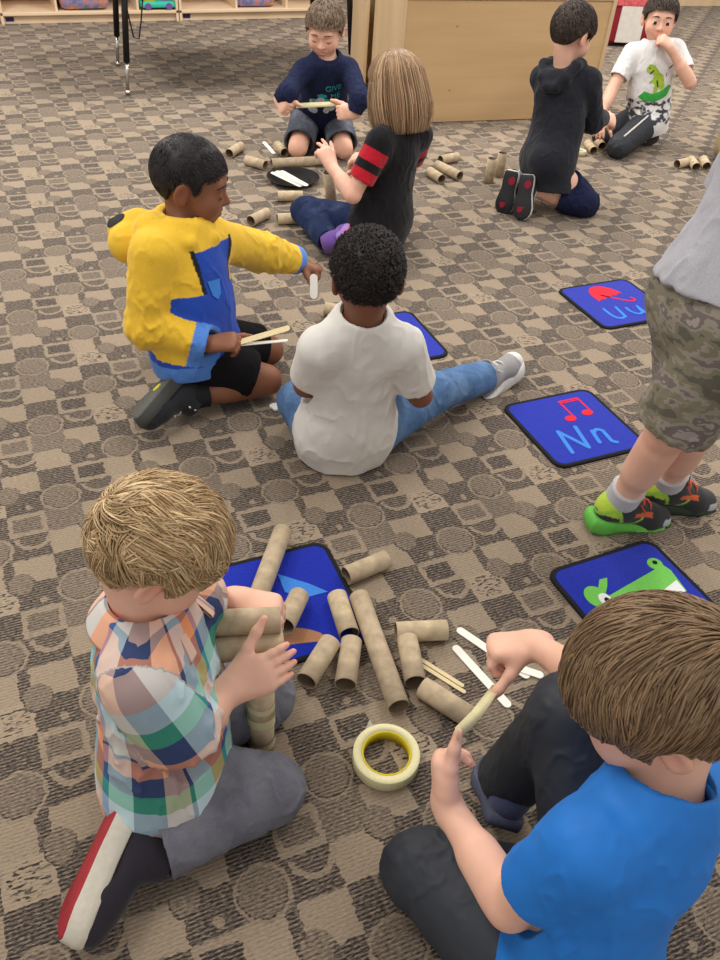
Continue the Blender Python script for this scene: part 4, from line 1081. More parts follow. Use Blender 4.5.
# plate with sticks
pc = at(293, 181, .0)
t = thing('plate', (pc[0], pc[1], 0.001), 'black plate holding white craft sticks on the carpet', 'plate')
V = []; Fq = []; n = 40; prof = [(.0, .002), (.075, .002), (.085, .006), (.112, .020), (.116, .0205), (.112, .0175), (.086, .003), (.078, 0), (0, 0)]
for r_, z in prof[1:-1]:
    for k in range(n): a = 2*math.pi*k/n; V.append((r_*math.cos(a), r_*math.sin(a), z))
for i in range(len(prof)-3):
    for k in range(n): Fq.append((i*n+k, i*n+(k+1) % n, (i+1)*n+(k+1) % n, (i+1)*n+k))
Fq += [tuple(range(n-1, -1, -1)), tuple((len(prof)-3)*n+k for k in range(n))]
mesh_obj('dish', V, Fq, M['plate'], t, True)
GP = 'craft sticks on the black plate'
for i, (p, q, w) in enumerate([((273, 173), (300, 186), 'lowest'), ((276, 171), (305, 186), 'middle'), ((279, 170), (309, 187), 'highest')]):
    stick(at(*p, .026+.004*i), at(*q, .020+.004*i), 'white craft stick on the black plate, %s of the three' % w, GP, L=.19, w=.024)
stick(at(261, 139, .001), at(277, 157, .001), 'white craft stick on the carpet near the bare knee of the navy shirted boy', None, L=.17)
mb = MB(); rr_ = [(.012*math.cos(a)*(1+.3*math.sin(3*a)), .02*math.sin(a)*(1+.2*math.cos(2*a))) for a in np.linspace(0, 6.28, 14)[:-1]]
pp = at(275, 408); mb.prism([(x+pp[0], y+pp[1]) for x, y in rr_], .001, .006); tag(mb.build('paper_scrap', M['paper']), 'small white paper scrap on the carpet between two boys', 'paper')
# backpack at the right edge
pc = at(716, 160, 0)
t = thing('backpack', (pc[0]+.16, pc[1]-.02, 0), 'tan backpack with dark red edging lying at the right edge', 'backpack', None, .5)
v, f = bmesh_box((.30, .26, .20), .06); v = np.array(v); v[:, 2] += .101; v *= (1+.05*vnoise(v, 9, 2))[:, None]; v[:, 2] = np.maximum(v[:, 2], .001); mesh_obj('body', v, f, M['canvas'], t, True)
mb = MB(); mb.tube([(-.152, -.10, .03), (-.165, -.09, .10), (-.15, -.06, .175), (-.11, -.02, .21), (-.02, .04, .222)], .011, 8); mb.build('red_edging', M['red_fabric'], t, True)
mb = MB(); mb.tube([(-.09, -.07, .205), (-.06, -.02, .235), (.0, .02, .235), (.05, .04, .21)], .010, 8); mb.build('strap', M['black_metal'], t, True)

# ------------------------------------------------------------------ the children: joints in metres
JT = {
 'H': [[0.052,0.725,0.088],[0.075,0.8,0.412],[0.103,0.811,0.533],[0.154,0.878,0.358],[0.037,0.701,0.443],[0.171,0.976,0.198],[0.08,0.696,0.259],[0.235,0.87,0.298],[0.195,0.803,0.229],[0.01,0.791,0.07],[-0.003,0.663,0.096],[0.266,0.826,0.052],[0.245,0.694,0.038],[0.076,0.987,0.05],[0.008,0.631,0.056],[0.002,0.874,0.05],[-0.09,0.553,0.103]],
 'I': [[0.517,0.279,0.087],[0.558,0.296,0.452],[0.578,0.372,0.558],[0.445,0.279,0.446],[0.679,0.295,0.4],[0.415,0.318,0.25],[0.66,0.493,0.356],[0.423,0.487,0.237],[0.653,0.644,0.278],[0.483,0.211,0.095],[0.583,0.322,0.092],[0.382,0.464,0.076],[0.592,0.491,0.335],[0.562,0.277,0.048],[0.589,0.544,0.083],[0.604,0.414,0.045],[0.622,0.631,-0.013]],
 'F': [[0.681,1.488,0.083],[0.684,1.467,0.429],[0.692,1.475,0.553],[0.564,1.46,0.403],[0.777,1.396,0.391],[0.585,1.544,0.234],[0.842,1.441,0.218],[0.716,1.635,0.249],[0.849,1.601,0.22],[0.61,1.477,0.085],[0.746,1.458,0.083],[0.619,1.739,0.05],[0.968,1.6,0.094],[0.829,1.874,0.05],[1.197,1.686,0.052],[0.96,1.844,0.04],[1.321,1.724,0.073]],
 'E': [[0.37,1.888,0.122],[0.407,1.942,0.465],[0.442,1.98,0.581],[0.503,2.0,0.419],[0.302,1.882,0.455],[0.648,2.079,0.326],[0.274,1.865,0.269],[0.781,2.132,0.256],[0.423,1.807,0.224],[0.386,1.957,0.115],[0.344,1.825,0.134],[0.639,2.004,0.054],[0.595,1.857,0.053],[0.439,2.154,0.05],[0.35,1.868,0.061],[0.318,2.096,0.038],[0.236,1.816,0.007]],
 'A': [[1.499,3.826,0.122],[1.445,3.656,0.416],[1.44,3.668,0.541],[1.557,3.62,0.386],[1.331,3.674,0.377],[1.63,3.704,0.232],[1.332,3.809,0.244],[1.626,3.834,0.14],[1.351,3.948,0.168],[1.571,3.827,0.134],[1.439,3.865,0.132],[1.515,3.581,0.059],[1.315,3.645,0.056],[1.606,3.816,0.05],[1.412,3.878,0.05],[1.667,3.937,0.039],[1.461,4.005,0.039]],
 'B': [[1.313,2.703,0.085],[1.346,2.689,0.43],[1.346,2.724,0.551],[1.239,2.635,0.409],[1.458,2.722,0.395],[1.157,2.628,0.234],[1.476,2.827,0.238],[1.13,2.776,0.288],[1.336,2.903,0.25],[1.245,2.687,0.091],[1.374,2.738,0.083],[1.075,2.89,0.081],[1.463,2.987,0.1],[1.083,2.642,0.06],[1.295,3.164,0.05],[1.189,2.726,0.052],[1.16,3.161,0.05]],
 'C': [[2.153,2.87,0.186],[2.194,2.953,0.525],[2.206,2.964,0.656],[2.155,3.057,0.47],[2.27,2.859,0.502],[2.302,3.104,0.357],[2.346,2.9,0.332],[2.448,3.151,0.31],[2.473,2.996,0.31],[2.151,2.944,0.179],[2.108,2.817,0.208],[2.26,2.737,0.06],[2.303,2.764,0.039],[2.059,2.891,0.065],[2.062,2.822,0.067],[1.955,2.815,0.03],[1.969,2.733,0.031]],
 'D': [[3.171,3.491,0.122],[3.107,3.496,0.458],[3.112,3.525,0.581],[3.227,3.47,0.457],[3.023,3.575,0.418],[3.164,3.295,0.419],[2.927,3.522,0.263],[3.1,3.408,0.513],[2.831,3.452,0.156],[3.124,3.437,0.113],[3.191,3.558,0.122],[2.889,3.325,0.056],[2.94,3.514,0.049],[3.097,3.46,0.038],[3.181,3.584,0.05],[3.229,3.433,0.041],[3.315,3.606,0.042]],
 'G': [[1.225,1.036,0.601],[1.309,1.078,0.965],[1.343,1.069,1.095],[1.36,1.186,0.908],[1.28,0.95,0.953],[1.38,1.235,0.71],[1.262,0.945,0.749],[1.464,1.175,0.572],[1.319,0.915,0.588],[1.246,1.109,0.592],[1.231,0.96,0.614],[1.284,1.009,0.328],[1.194,1.0,0.336],[1.359,1.088,0.081],[1.209,1.073,0.078],[1.48,1.06,0.011],[1.33,1.055,0.007]],
}
def joints(k, **over):
    d = dict(zip(JN, JT[k])); d.update(over); return d
GC = 'children sitting and kneeling on the carpet'
LB = lambda c: lin(c)[:3]
def paint(V, segs, base, rules):
    ids, o = seg_param(V, segs); c = np.tile(np.array(LB(base)), (len(V), 1))
    for cc, f in rules: c[f(ids, o, V)] = LB(cc)
    return c

# --- boy in plaid, front left
def boy_plaid():
    J = joints('H', anR=at(150, 848, .06), toR=at(88, 932, .055), knR=at(268, 790, .055), knL=at(262, 697, .06), wrR=at(231, 689, .285), wrL=at(240, 600, .305), elR=at(188, 738, .265), anL=[.06, .95, .05], toL=[.0, .86, .05], shL=[.150, .872, .365], shR=[.040, .702, .400], hipR=at(168, 782, .09), hipL=at(170, 735, .09), pel=at(165, 760, .09))
    fR = img(.80, -.45, -.25)
    K = kid('person', J, 1.0, SKIN_L, nz(A(.80, -.12, -.60)), head_s=.95, feet=dict(R=fR), hands=dict(
        R=dict(d=img(1, .44, -.1), n=img(-.05, .10, -1), curl=(.15, .2, .25, .3), curl2=(.12, .15, .18, .2), spread=.02, thumb=(.68, .05), tcurl=.05),
        L=dict(d=img(1, -.25, .05), n=img(.15, -.75, -.5), curl=(.75, .8, .8, .8), curl2=(.7, .7, .7, .7), thumb=(.6, .35), tcurl=.25)), h=.0026,
        label='boy in a plaid shirt and grey trousers sitting at the front left, holding card tubes')
    hair(K, (160, 128, 88), thick=.012, n=7500, length=.06, width=.0011, whorl=(-.012, -.078, .040), fringe=.030, light=(228, 200, 156), lift=.06, nape=-.066, droop=.15, side=-.006, seed=5, wavy=1.3)
    brows(K, (170, 130, 86)); lashes(K, (140, 100, 70))
    up = K['up']; nk = A(*J['nk'])
    shirt(K, M['plaid'], sleeve=.95, off=.016, hem=-.036, guv=True, flare=.018, arm_off=.022, neck=.049, wr=folds(K, .0055, 12, 4, [(A(*J['elR']), .08, 1.2), (A(*J['shR'])*.6+A(*J['pel'])*.4, .1, .8)]), h=.0028)
    # collar
    o = collar(K, M['plaid'])
    trousers(K, M['grey_denim'], .93, .012, amp=.0045, hem_r=.010, h=.003)
    shoe(K, 'R', fR, upper=(44, 40, 48), sole=(160, 44, 52), band=(212, 204, 188), thick=.026, length=1.15)
    shoe(K, 'L', A(0, 0, 1), upper=(44, 40, 48), sole=(160, 44, 52), band=(212, 204, 188))
    return K
def collar(K, mat):
    "turned down shirt collar open at the throat"
    c0, nn = neckline(K); s = K['s']; fc = nz(K['fc']-nn*(K['fc']@nn)); rc = np.cross(fc, nn)
    V = []; n = 44; lv = ((.0475, -.010, 0), (.0485, .012, 0), (.052, .016, 0), (.062, .006, .4), (.080, -.022, 1), (.082, -.026, 1), (.078, -.026, 1), (.060, .000, .4), (.051, .009, 0))
    for r, hh, k in lv:
        for i in range(n+1):
            a = math.radians(-158+316*i/n); b = abs(math.degrees(a)); tip = math.exp(-((b-138)/30)**2)*k
            rd = rc*math.sin(a)-fc*math.cos(a); V.append(c0+rd*(r+.020*tip)*s+nn*(hh-.020*tip)*s)
    m_ = len(lv); q = [(l*(n+1)+i, l*(n+1)+i+1, (l+1)*(n+1)+i+1, (l+1)*(n+1)+i) for l in range(m_-1) for i in range(n)]
    o = mesh_obj('collar', V, q, mat, K['root'], True, world_space=True)
    set_vec(o, [((i % (n+1))*.0095+.11, (i//(n+1))*.012+.13, 0) for i in range(len(V))]); o.parent = K['shirt'][0]
    return o
# --- boy in the blue sports shirt, front right
def boy_blue():
    J = joints('I', wrL=at(446, 803, .235), wrR=at(532, 643, .28), knR=at(570, 715, .31), anL=[.56, .375, .055], toL=[.66, .42, .05], pel=[.515, .262, .088], hipL=[.462, .236, .09], hipR=[.588, .306, .09], shL=[.450, .285, .432], shR=[.678, .305, .405])
    K = kid('person', J, 1.06, SKIN_L, nz(A(-.70, .52, -.50)), hands=dict(
        L=dict(d=img(-.12, 1, -.1), n=img(1, .1, .15), curl=(.9, 1.0, 1.05, 1.1), curl2=(.9, 1.0, 1.0, 1.0), thumb=(.30, .25), tcurl=.25),
        R=dict(d=img(-1, -.12, -.05), n=img(-.15, -.85, -.35), curl=(1.0, 1.1, 1.15, 1.2), curl2=(.9, .9, .9, 1.), thumb=(.6, .75), tcurl=.2)), h=.0026,
        label='boy in a bright blue sports shirt at the front right, stretching masking tape')
    hair(K, (108, 84, 60), thick=.013, n=7500, length=.062, width=.00115, whorl=(.004, -.084, .040), fringe=.035, light=(150, 122, 92), lift=.04, nape=-.060, droop=.25, seed=8, side=-.004, wavy=.6)
    brows(K, (110, 84, 60))
    shirt(K, M['blue_knit'], sleeve=.66, off=.010, hem=-.05, arm_off=.012, neck=.049, flare=.008, wr=folds(K, .0042, 10, 6, [(A(*J['shL'])*.6+A(*J['pel'])*.4, .1, .9)]), h=.003)
    ribneck(K, M['blue_knit'], .050, .012)
    trousers(K, M['black_nylon'], 1.06, .011, amp=.0035, hem_r=.006, h=.0032)
    shoe(K, 'R', None, upper=(74, 80, 110), sole=(80, 84, 104), thick=.010, length=.86)
    shoe(K, 'L', A(0, 0, 1), upper=(74, 80, 110), sole=(80, 84, 104), thick=.010)
    return K
def ribneck(K, mat, r, w, name='neck_rib'):
    c0, nn = neckline(K); s = K['s']; x = nz(np.cross(nn, K['fc'])); y = np.cross(nn, x)
    mb = MB(); n = 36; m_ = 8; V = []; rw = (r+.001)*s
    for i in range(n):
        a = 2*math.pi*i/n; rd = x*math.cos(a)+y*math.sin(a)
        for k in range(m_): b = 2*math.pi*k/m_; V.append(c0+rd*(rw+.0042*math.cos(b))+nn*(w*.62*math.sin(b)-w*.25))
    o = mesh_obj(name, V, [(i*m_+k, ((i+1) % n)*m_+k, ((i+1) % n)*m_+(k+1) % m_, i*m_+(k+1) % m_) for i in range(n) for k in range(m_)], mat, K['root'], True, world_space=True); o.parent = K['shirt'][0]; return o
# --- boy in the white tee, middle, back to us
def boy_white():
    J = joints('F', hd=at(367, 275, .545), shL=[.570, 1.455, .385], shR=[.785, 1.415, .375], knL=at(300, 402, .085), pel=at(345, 430, .085), hipL=at(322, 432, .085), hipR=at(370, 430, .085))
    K = kid('person', J, 1.0, SKIN_B, nz(A(.28, .93, -.25)), feet=dict(R=img(-.25, .75, .6)), head_s=.93, hands=dict(
        L=dict(d=cd(.5, .8, -.2), n=cd(.5, -.1, -.6)), R=dict(d=cd(-.5, .8, -.1), n=cd(-.5, -.1, -.6))), h=.0033,
        label='boy in a white tee and blue jeans sitting with his back turned in the middle')
    hair(K, (30, 25, 25), thick=.0125, n=5200, length=.02, width=.0013, fringe=.045, style='afro', light=(58, 48, 46), nape=-.052, seed=4, side=.004)
    shirt(K, M['white_tee'], sleeve=.74, off=.011, hem=-.072, arm_off=.013, neck=.049, flare=.006, hw=.8, wr=folds(K, .0048, 10, 2, [(A(*J['pel']), .1, .8), (A(*J['shR'])*.6+A(*J['pel'])*.4, .1, .8)]))
    ribneck(K, M['white_tee'], .050, .010)
    trousers(K, M['jeans'], .96, .011, amp=.004)
    shoe(K, 'R', img(-.25, .75, .6), upper=(150, 148, 148), sole=(196, 194, 190), band=(222, 220, 216), lace=M['lace'], thick=.022, accent=[((214, 214, 212), lambda x, y, z: (x > .88) | (z < .008))])
    shoe(K, 'L', A(0, 0, 1), upper=(150, 148, 148), sole=(196, 194, 190), band=(222, 220, 216))
    return K
# --- boy in the yellow and blue hoodie
def boy_yellow():
    J = joints('E', toR=at(146, 424, .05), anR=at(188, 397, .065), knR=at(266, 380, .058), hipR=at(186, 354, .16), hipL=at(208, 340, .15), pel=at(194, 347, .155), toL=[.33, 2.09, .04])
    fR = img(.72, -.30, -.62)
    K = kid('person', J, 1.0, SKIN_T, nz(A(.94, -.36, -.22)), feet=dict(R=fR, L=fR), hands=dict(
        R=dict(d=img(1, .1, .15), n=img(.1, -.5, -.7), curl=(.9, 1.0, 1.1, 1.1), curl2=(.9, 1., 1., 1.), thumb=(.5, .4), tcurl=.2),
        L=dict(d=img(.85, -.45, .1), n=img(-.3, -.8, -.3), curl=(.8, .9, 1., 1.1), curl2=(.8, .9, 1., 1.), thumb=(.5, .5), tcurl=.2)), h=.0032,
        label='boy in a yellow and blue hooded jacket and black shorts kneeling at the left')
    hair(K, (28, 24, 26), thick=.0085, n=6000, length=.013, width=.0008, fringe=.048, light=(46, 41, 42), nape=-.052, seed=6, side=-.002, lift=.008, wavy=1.2, puff=.35)
    brows(K, (30, 24, 24)); lashes(K, (24, 18, 18))
    bk = cd(-1, .15, 0); s = 1.0; nk, up, fc, rc = A(*J['nk']), K['up'], K['fc'], K['rc']; pel = A(*J['pel']); Lt = np.linalg.norm(nk-pel)
    sb = nz(np.cross(up, bk))
    hood = [G([cap(nk+bk*.060+up*.012-sb*.05, nk+bk*.060+up*.012+sb*.05, .040, .040), cap(nk+bk*.135-up*.03-sb*.04, nk+bk*.135-up*.03+sb*.04, .050, .050), cap(nk+bk*.12+up*.01, nk+bk*.175-up*.01, .036, .028), cap(nk+bk*.05+rc*.055+up*.02, nk+fc*.055+rc*.040-up*.004, .024, .017), cap(nk+bk*.05-rc*.055+up*.02, nk+fc*.055-rc*.040-up*.004, .024, .017)], .025, .012)]
    Y, B, B2, K0 = (234, 190, 58), (36, 74, 176), (84, 134, 214), (34, 34, 44)
    def col(V, segs):
        d = V-pel; z = d@up/Lt; f = d@fc; r = d@rc; ids, o = seg_param(V, segs)
        c = np.tile(np.array(LB(Y)), (len(V), 1))
        tor = ids == 0
        top = .60-.0*z+.25*np.abs(r)/.12*0
        blue = tor & ((z < .60) | ((np.abs(r) < .052+.06*(z-.6)) & (f > .03) & (z < .93)))
        c[blue] = LB(B); c[tor & (z < .01)] = LB(B2)
        edge = tor & (f > .02) & (z > .6) & (z < .95) & (np.abs(np.abs(r)-(.052+.06*(z-.6))) < .006); c[edge] = LB(K0)
        for i, q in ((3, 'L'), (4, 'R')):
            m_ = (ids == i) & (o[:, 1] > .118); c[m_] = LB(B2)
        return c
    shirt(K, M['cloth'], sleeve=1.93, off=.016, hem=-.045, arm_off=.020, neck=.046, flare=.004, col=col, extra=hood, name='hooded_jacket', wr=folds(K, .005, 12, 5, [(A(*J['elR']), .09, 1.4), (A(*J['elL']), .09, 1.4), (pel+up*.12, .08, .6), (pel-up*.05, .09, -.5)]))
    # badge and zip
    zp = [K['C']*0+nk+fc*(.100-.02*t)+up*(-.02-.30*t)+rc*.002 for t in np.linspace(0, 1, 8)]
    ring = circ(0, 0, .026, .020)
    project(K, 'shirt', [circ(0, 0, .030, .024)], M['black_ink'], 'hood_patch', O=nk+bk*.165-up*.0, ex=cd(1, .2, 0), ey=A(0, 0, 1), dn=nz(FW+bk*-.3))
    project(K, 'shirt', [[(-.022, .022), (.022, .022), (.014, -.014), (0, -.026), (-.014, -.014)]], M['print_lb'], 'chest_badge', O=pel+up*Lt*.62+fc*.1+rc*.0, ex=-rc, ey=up, dn=-fc)
    trousers(K, M['black_cotton'], cut_above_knee=.80, off=.010, name='shorts', amp=.004, hem_r=.006)
    shoe(K, 'R', fR, upper=(38, 40, 44), sole=(92, 92, 88), band=(70, 70, 68), lace=M['lace'], sock=(30, 30, 34), thick=.024, sole_mark=(214, 204, 50), length=1.12)
    shoe(K, 'L', fR, upper=(38, 40, 44), sole=(92, 92, 88), band=(70, 70, 68))
    return K
# --- boy in the navy shirt at the back
def boy_navy():
    J = joints('A', elR=at(288, 93, .32), wrR=at(279, 100, .285), elL=at(360, 99, .31), wrL=at(354, 113, .255))
    K = kid('person', J, 1.0, SKIN_L, cd(-.12, -1, -.40), hands=dict(
        R=dict(d=img(.45, -.75, .4), n=img(.7, -.1, -.5), curl=(.8, .9, 1., 1.), thumb=(.4, .4), tcurl=.2),
        L=dict(d=img(-1, -.1, .3), n=img(.1, .3, -.9), curl=(.8, .9, 1., 1.), thumb=(.5, .4), tcurl=.2)), h=.003,
        label='boy in a navy long sleeved shirt kneeling at the back, holding a tape strip'); K['scoop'] = .55
    hair(K, (104, 86, 70), thick=.010, n=3000, length=.03, width=.0013, fringe=.056, light=(150, 128, 106), seed=9, lift=.03, droop=.1, side=.0, wavy=.7)
    brows(K, (120, 92, 70)); lashes(K, (80, 56, 44))
    shirt(K, M['navy_speck'], sleeve=1.96, off=.009, hem=-.06, arm_off=.009, neck=.050, flare=.008)
    up, fc, rc = K['up'], K['fc'], K['rc']; pel, nk = A(*J['pel']), A(*J['nk'])
    O = pel*.36+nk*.64+fc*.15; ex = -rc; ey = up
    tp = text_polys('GIVE', .036); project(K, 'shirt', [[(x+.030, y+.075-.03) for x, y in p] for p in tp], M['teal_ink'], 'lettering', O=O, ex=ex, ey=ey, dn=-fc, sub=.02)
    tp = text_polys('ME', .036); project(K, 'shirt', [[(x+.040, y+.035-.03) for x, y in p] for p in tp], M['teal_ink'], 'lettering', O=O, ex=ex, ey=ey, dn=-fc, sub=.02)
    blobs = [circ(-.045, .0, .03, .016), circ(-.06, -.035, .022, .02), circ(-.025, .02, .018, .010), circ(.02, -.025, .022, .010), circ(.0, -.03, .014, .016), [(.05, -.06), (.062, -.03), (.074, -.06), (.066, -.058), (.062, -.045), (.058, -.058)]]
    project(K, 'shirt', [[(x, y-.03) for x, y in p] for p in blobs], M['grey_ink'], 'picture', O=O, ex=ex, ey=ey, dn=-fc, sub=.02)
    project(K, 'shirt', [[(x-.02, y-.012) for x, y in p] for p in [circ(.0, .02, .022, .009), circ(-.03, -.012, .016, .007), circ(.02, .0, .012, .008)]], M['teal_ink'], 'picture', O=O, ex=ex, ey=ey, dn=-fc, sub=.02)
    trousers(K, M['grey_short'], cut_above_knee=.86, off=.011, name='shorts', hem_r=.006)
    for q in 'LR': shoe(K, q, cd(0, .2, -1) if False else None, upper=(60, 60, 62), sole=(40, 40, 40))
    return K
# --- child with long hair
def child_long():
    J = joints('B', hd=at(394, 86, .551), knR=[1.42, 2.96, .09], anR=[1.27, 2.80, .05], toR=[1.18, 2.86, .05])
    K = kid('person', J, 1.0, SKIN_L, cd(-.62, .72, -.25), feet=dict(L=img(-.5, .2, -.8)), hands=dict(
        L=dict(d=img(-.55, 1, .1), n=img(-.5, .1, -.9), curl=(.15, .3, .8, .9), thumb=(.6, .3), tcurl=.1),
        R=dict(d=cd(-1, .2, 0), n=cd(0, .2, -1), curl=(.7, .7, .7, .7))), h=.0033,
        label='child with shoulder length blond hair in a black shirt with red sleeves, back turned')
    hair(K, (142, 110, 82), thick=.022, n=0, style='long', light=(196, 164, 128), seed=12)
    long_locks(K)
    def col(V, segs):
        ids, o = seg_param(V, segs); c = np.tile(np.array(LB((24, 22, 26))), (len(V), 1))
        for i in (1, 2):
            a = (ids == i) & (o[:, 1] > .028); c[a] = LB((186, 28, 46)); b = (ids == i) & (o[:, 1] > .072) & (o[:, 1] < .102); c[b] = LB((24, 22, 26))
        return c
    shirt(K, M['cloth'], sleeve=.72, off=.010, hem=-.06, arm_off=.012, neck=.050, flare=.006, col=col)
    ribneck(K, simple('red_rib', (176, 28, 46), .9, .06), .051, .013)
    trousers(K, M['dark_jeans'], .95, .008)
    shoe(K, 'L', img(-.5, .2, -.8), upper=(108, 76, 150), sole=(196, 110, 150), band=(150, 120, 190), thick=.018)
    shoe(K, 'R', A(0, 0, 1), upper=(108, 76, 150), sole=(196, 110, 150))
    return K
def long_locks(K, n=3800, colr=(136, 104, 76), light=(200, 168, 132)):
    R, C, hs = K['R'], K['C'], K['hs']; rg = np.random.default_rng(31); T = K['T']
    base, li = np.array(LB(colr)), np.array(LB(light)); ns = 9
    az = rg.uniform(0, 2*math.pi, n); x = np.sin(az); y = np.cos(az)
    t0 = rg.uniform(.05, 1.25, n)                 # polar angle of the root
    front = (y > .35)                             # keep the face clear
    P = []
    rr = A(.070, .086, .078)+.018
    jit = rg.normal(0, .008, n); end = rg.uniform(-.150, -.118, n)
    sidepart = np.where(y > .2, np.where(x > 0, 1, -1), 0)
    az2 = np.where(y > .0, np.arctan2(np.where(x >= 0, 1., -1.)*np.maximum(np.abs(x), .93), np.minimum(y, .18)), az)
    for k in range(ns):
        u = k/(ns-1); th = t0+(1.62-t0)*np.minimum(1, u*1.9)
        a_ = az+(az2-az)*np.minimum(1, u*2.2)
        q = np.stack([np.sin(th)*np.sin(a_), np.sin(th)*np.cos(a_), np.cos(th)], 1)
        lf = .003+jit*u*.9+.004*np.sin(a_*23+t0*9)*u
        p = A(0, -.010, .018)+q*(rr+lf[:, None])
        dn = np.clip((u-.52)/.48, 0, 1)
        p[:, 2] = np.where(u > .52, p[:, 2]*(1-dn)+end*dn, p[:, 2])
        flare = 1+.10*np.sin(math.pi*dn*.9)-.12*dn**3
        p[:, 0] *= flare; p[:, 1] = (p[:, 1]+.01)*flare-.01-.01*dn
        P.append(p)
    path = np.stack(P, 1); path[:, :, :2] += .0025*np.stack([vnoise(path.reshape(-1, 3), 40, 3), vnoise(path.reshape(-1, 3), 40, 5)], 1).reshape(n, ns, 2)
    tang = np.gradient(path, axis=1); tang /= np.linalg.norm(tang, axis=2)[..., None]+1e-9
    nr = path-A(0, -.01, -.03); nr[:, :, 2] *= .3; nr /= np.linalg.norm(nr, axis=2)[..., None]+1e-9
    b = np.cross(tang, nr); b /= np.linalg.norm(b, axis=2)[..., None]+1e-9; nr = np.cross(b, tang)
    wd = .0017*rg.uniform(.6, 1.4, n)[:, None, None]*np.array([.6, 1, 1, 1, 1, 1, .95, .8, .25])[None, :, None]
    ring = np.stack([path+b*wd, path+nr*wd*.6, path-b*wd], 2); vs = ring.reshape(-1, 3)
    i0 = np.arange(n)[:, None, None]*ns*3+np.arange(ns-1)[None, :, None]*3+np.arange(3)[None, None, :]
    i1 = np.arange(n)[:, None, None]*ns*3+np.arange(ns-1)[None, :, None]*3+((np.arange(3)+1) % 3)[None, None, :]
    qs = np.stack([i0, i1, i1+3, i0+3], -1).reshape(-1, 4)
    mix = np.clip(.42+.5*vnoise(np.stack([np.sin(az)*3, np.cos(az)*3, t0], 1), 2., 7)+rg.normal(0, .28, n), 0, 1)[:, None]; cv = np.repeat((base*(1-mix)+li*mix)*(1+rg.normal(0, .1, n))[:, None], ns*3, 0)
    o = mesh_obj('hair_locks', (vs*hs)@R.T+C, qs, M['hair'], K['root'], True, None, None, True); set_col(o, np.clip(cv, .002, 1))
# --- boy in the dark hoodie
def boy_hood():
    J = joints('C', anR=at(529, 188, .105), toR=at(523, 214, .02), anL=at(514, 182, .105), toL=at(506, 206, .02))
    sU = nz(cd(.35, .8, -.45))
    K = kid('person', J, 1.0, SKIN_L, cd(.72, .60, -.38), feet=dict(L=sU, R=sU), hands=dict(
        L=dict(d=cd(1, .3, -.2), n=cd(0, .2, -1), curl=(.7, .7, .7, .7)), R=dict(d=cd(1, .3, -.2), n=cd(-.3, .5, -.6), curl=(.8, .8, .8, .8))), h=.0034,
        label='boy in a charcoal hooded jacket kneeling with his back turned, before the birch cabinet')
    hair(K, (52, 42, 38), thick=.010, n=3000, length=.026, width=.0013, fringe=.044, light=(84, 70, 62), seed=14, lift=.015, side=-.002)
    nk, up, fc, rc = A(*J['nk']), K['up'], K['fc'], K['rc']
    hp = [nk+rc*x+fc*y+up*z for x, y, z in ((.050, .045, .006), (.066, .0, .022), (.070, -.05, .012), (.050, -.088, -.035), (.018, -.100, -.070), (-.018, -.100, -.070), (-.050, -.088, -.035), (-.070, -.05, .012), (-.066, .0, .022), (-.050, .045, .006))]
    hood = [G([cap(a_, b_, .019, .019) for a_, b_ in zip(hp[:-1], hp[1:])]+[cap(nk-fc*.060-up*.045-rc*.02, nk-fc*.060-up*.045+rc*.02, .045)], .014, .012),
            G([cap(nk-fc*.062+up*.035-rc*.012, nk-fc*.062+up*.035+rc*.012, .036, .036)], .02, .012, sub=True)]
    shirt(K, M['charcoal'], sleeve=1.95, off=.014, hem=-.11, arm_off=.014, neck=.048, flare=.014, extra=hood, name='hooded_jacket')
    mb = MB(); pel = A(*J['pel'])
    shirt2 = None
    trousers(K, M['navy'], .34, .012, name='shorts', hem_r=.012)
    for q in 'RL': shoe(K, q, sU, upper=(36, 36, 42), sole=(40, 38, 42), band=(206, 202, 200), lace=M['lace'], accent=[((214, 212, 210), lambda x, y, z: (z > .03) & (z < .045) & (x < .6))], thick=.022, sole_mark=None)
    sole_marks(K)
    return K
def sole_marks(K):
    "red rubber pads on the soles of the kneeling boy"
    for o in [o for o in K['root'].children if o.name.startswith('shoe')]:
        so = [c for c in o.children if c.name.startswith('sole')][0]
        V = np.array([v.co[:] for v in so.data.vertices]); ring = V[:40]; c = ring.mean(0); ax = nz(ring[20]-ring[0]); n_ = nz(np.cross(ring[10]-c, ax)); n_ = n_ if (c-V[80:120].mean(0))@n_ > 0 else -n_
        sd = np.cross(ax, n_); Ls = np.linalg.norm(ring[20]-ring[0])
        mb = MB()
        for a, b, r1, r2 in ((.27, .0, .018, .012), (.16, .012, .012, .009), (.16, -.012, .012, .009), (-.30, 0, .017, .014), (.02, .01, .010, .006)):
            p = c+ax*a*Ls+sd*b; mb.prism([(r1*math.cos(t), r2*math.sin(t)) for t in np.linspace(0, 6.283, 15)[:-1]], -.001, .0015, M=lambda q, p=p: p+ax*q[0]+sd*q[1]+n_*q[2])
        x = mb.build('tread_pad', M['red_fabric'], K['root']); x.parent = so
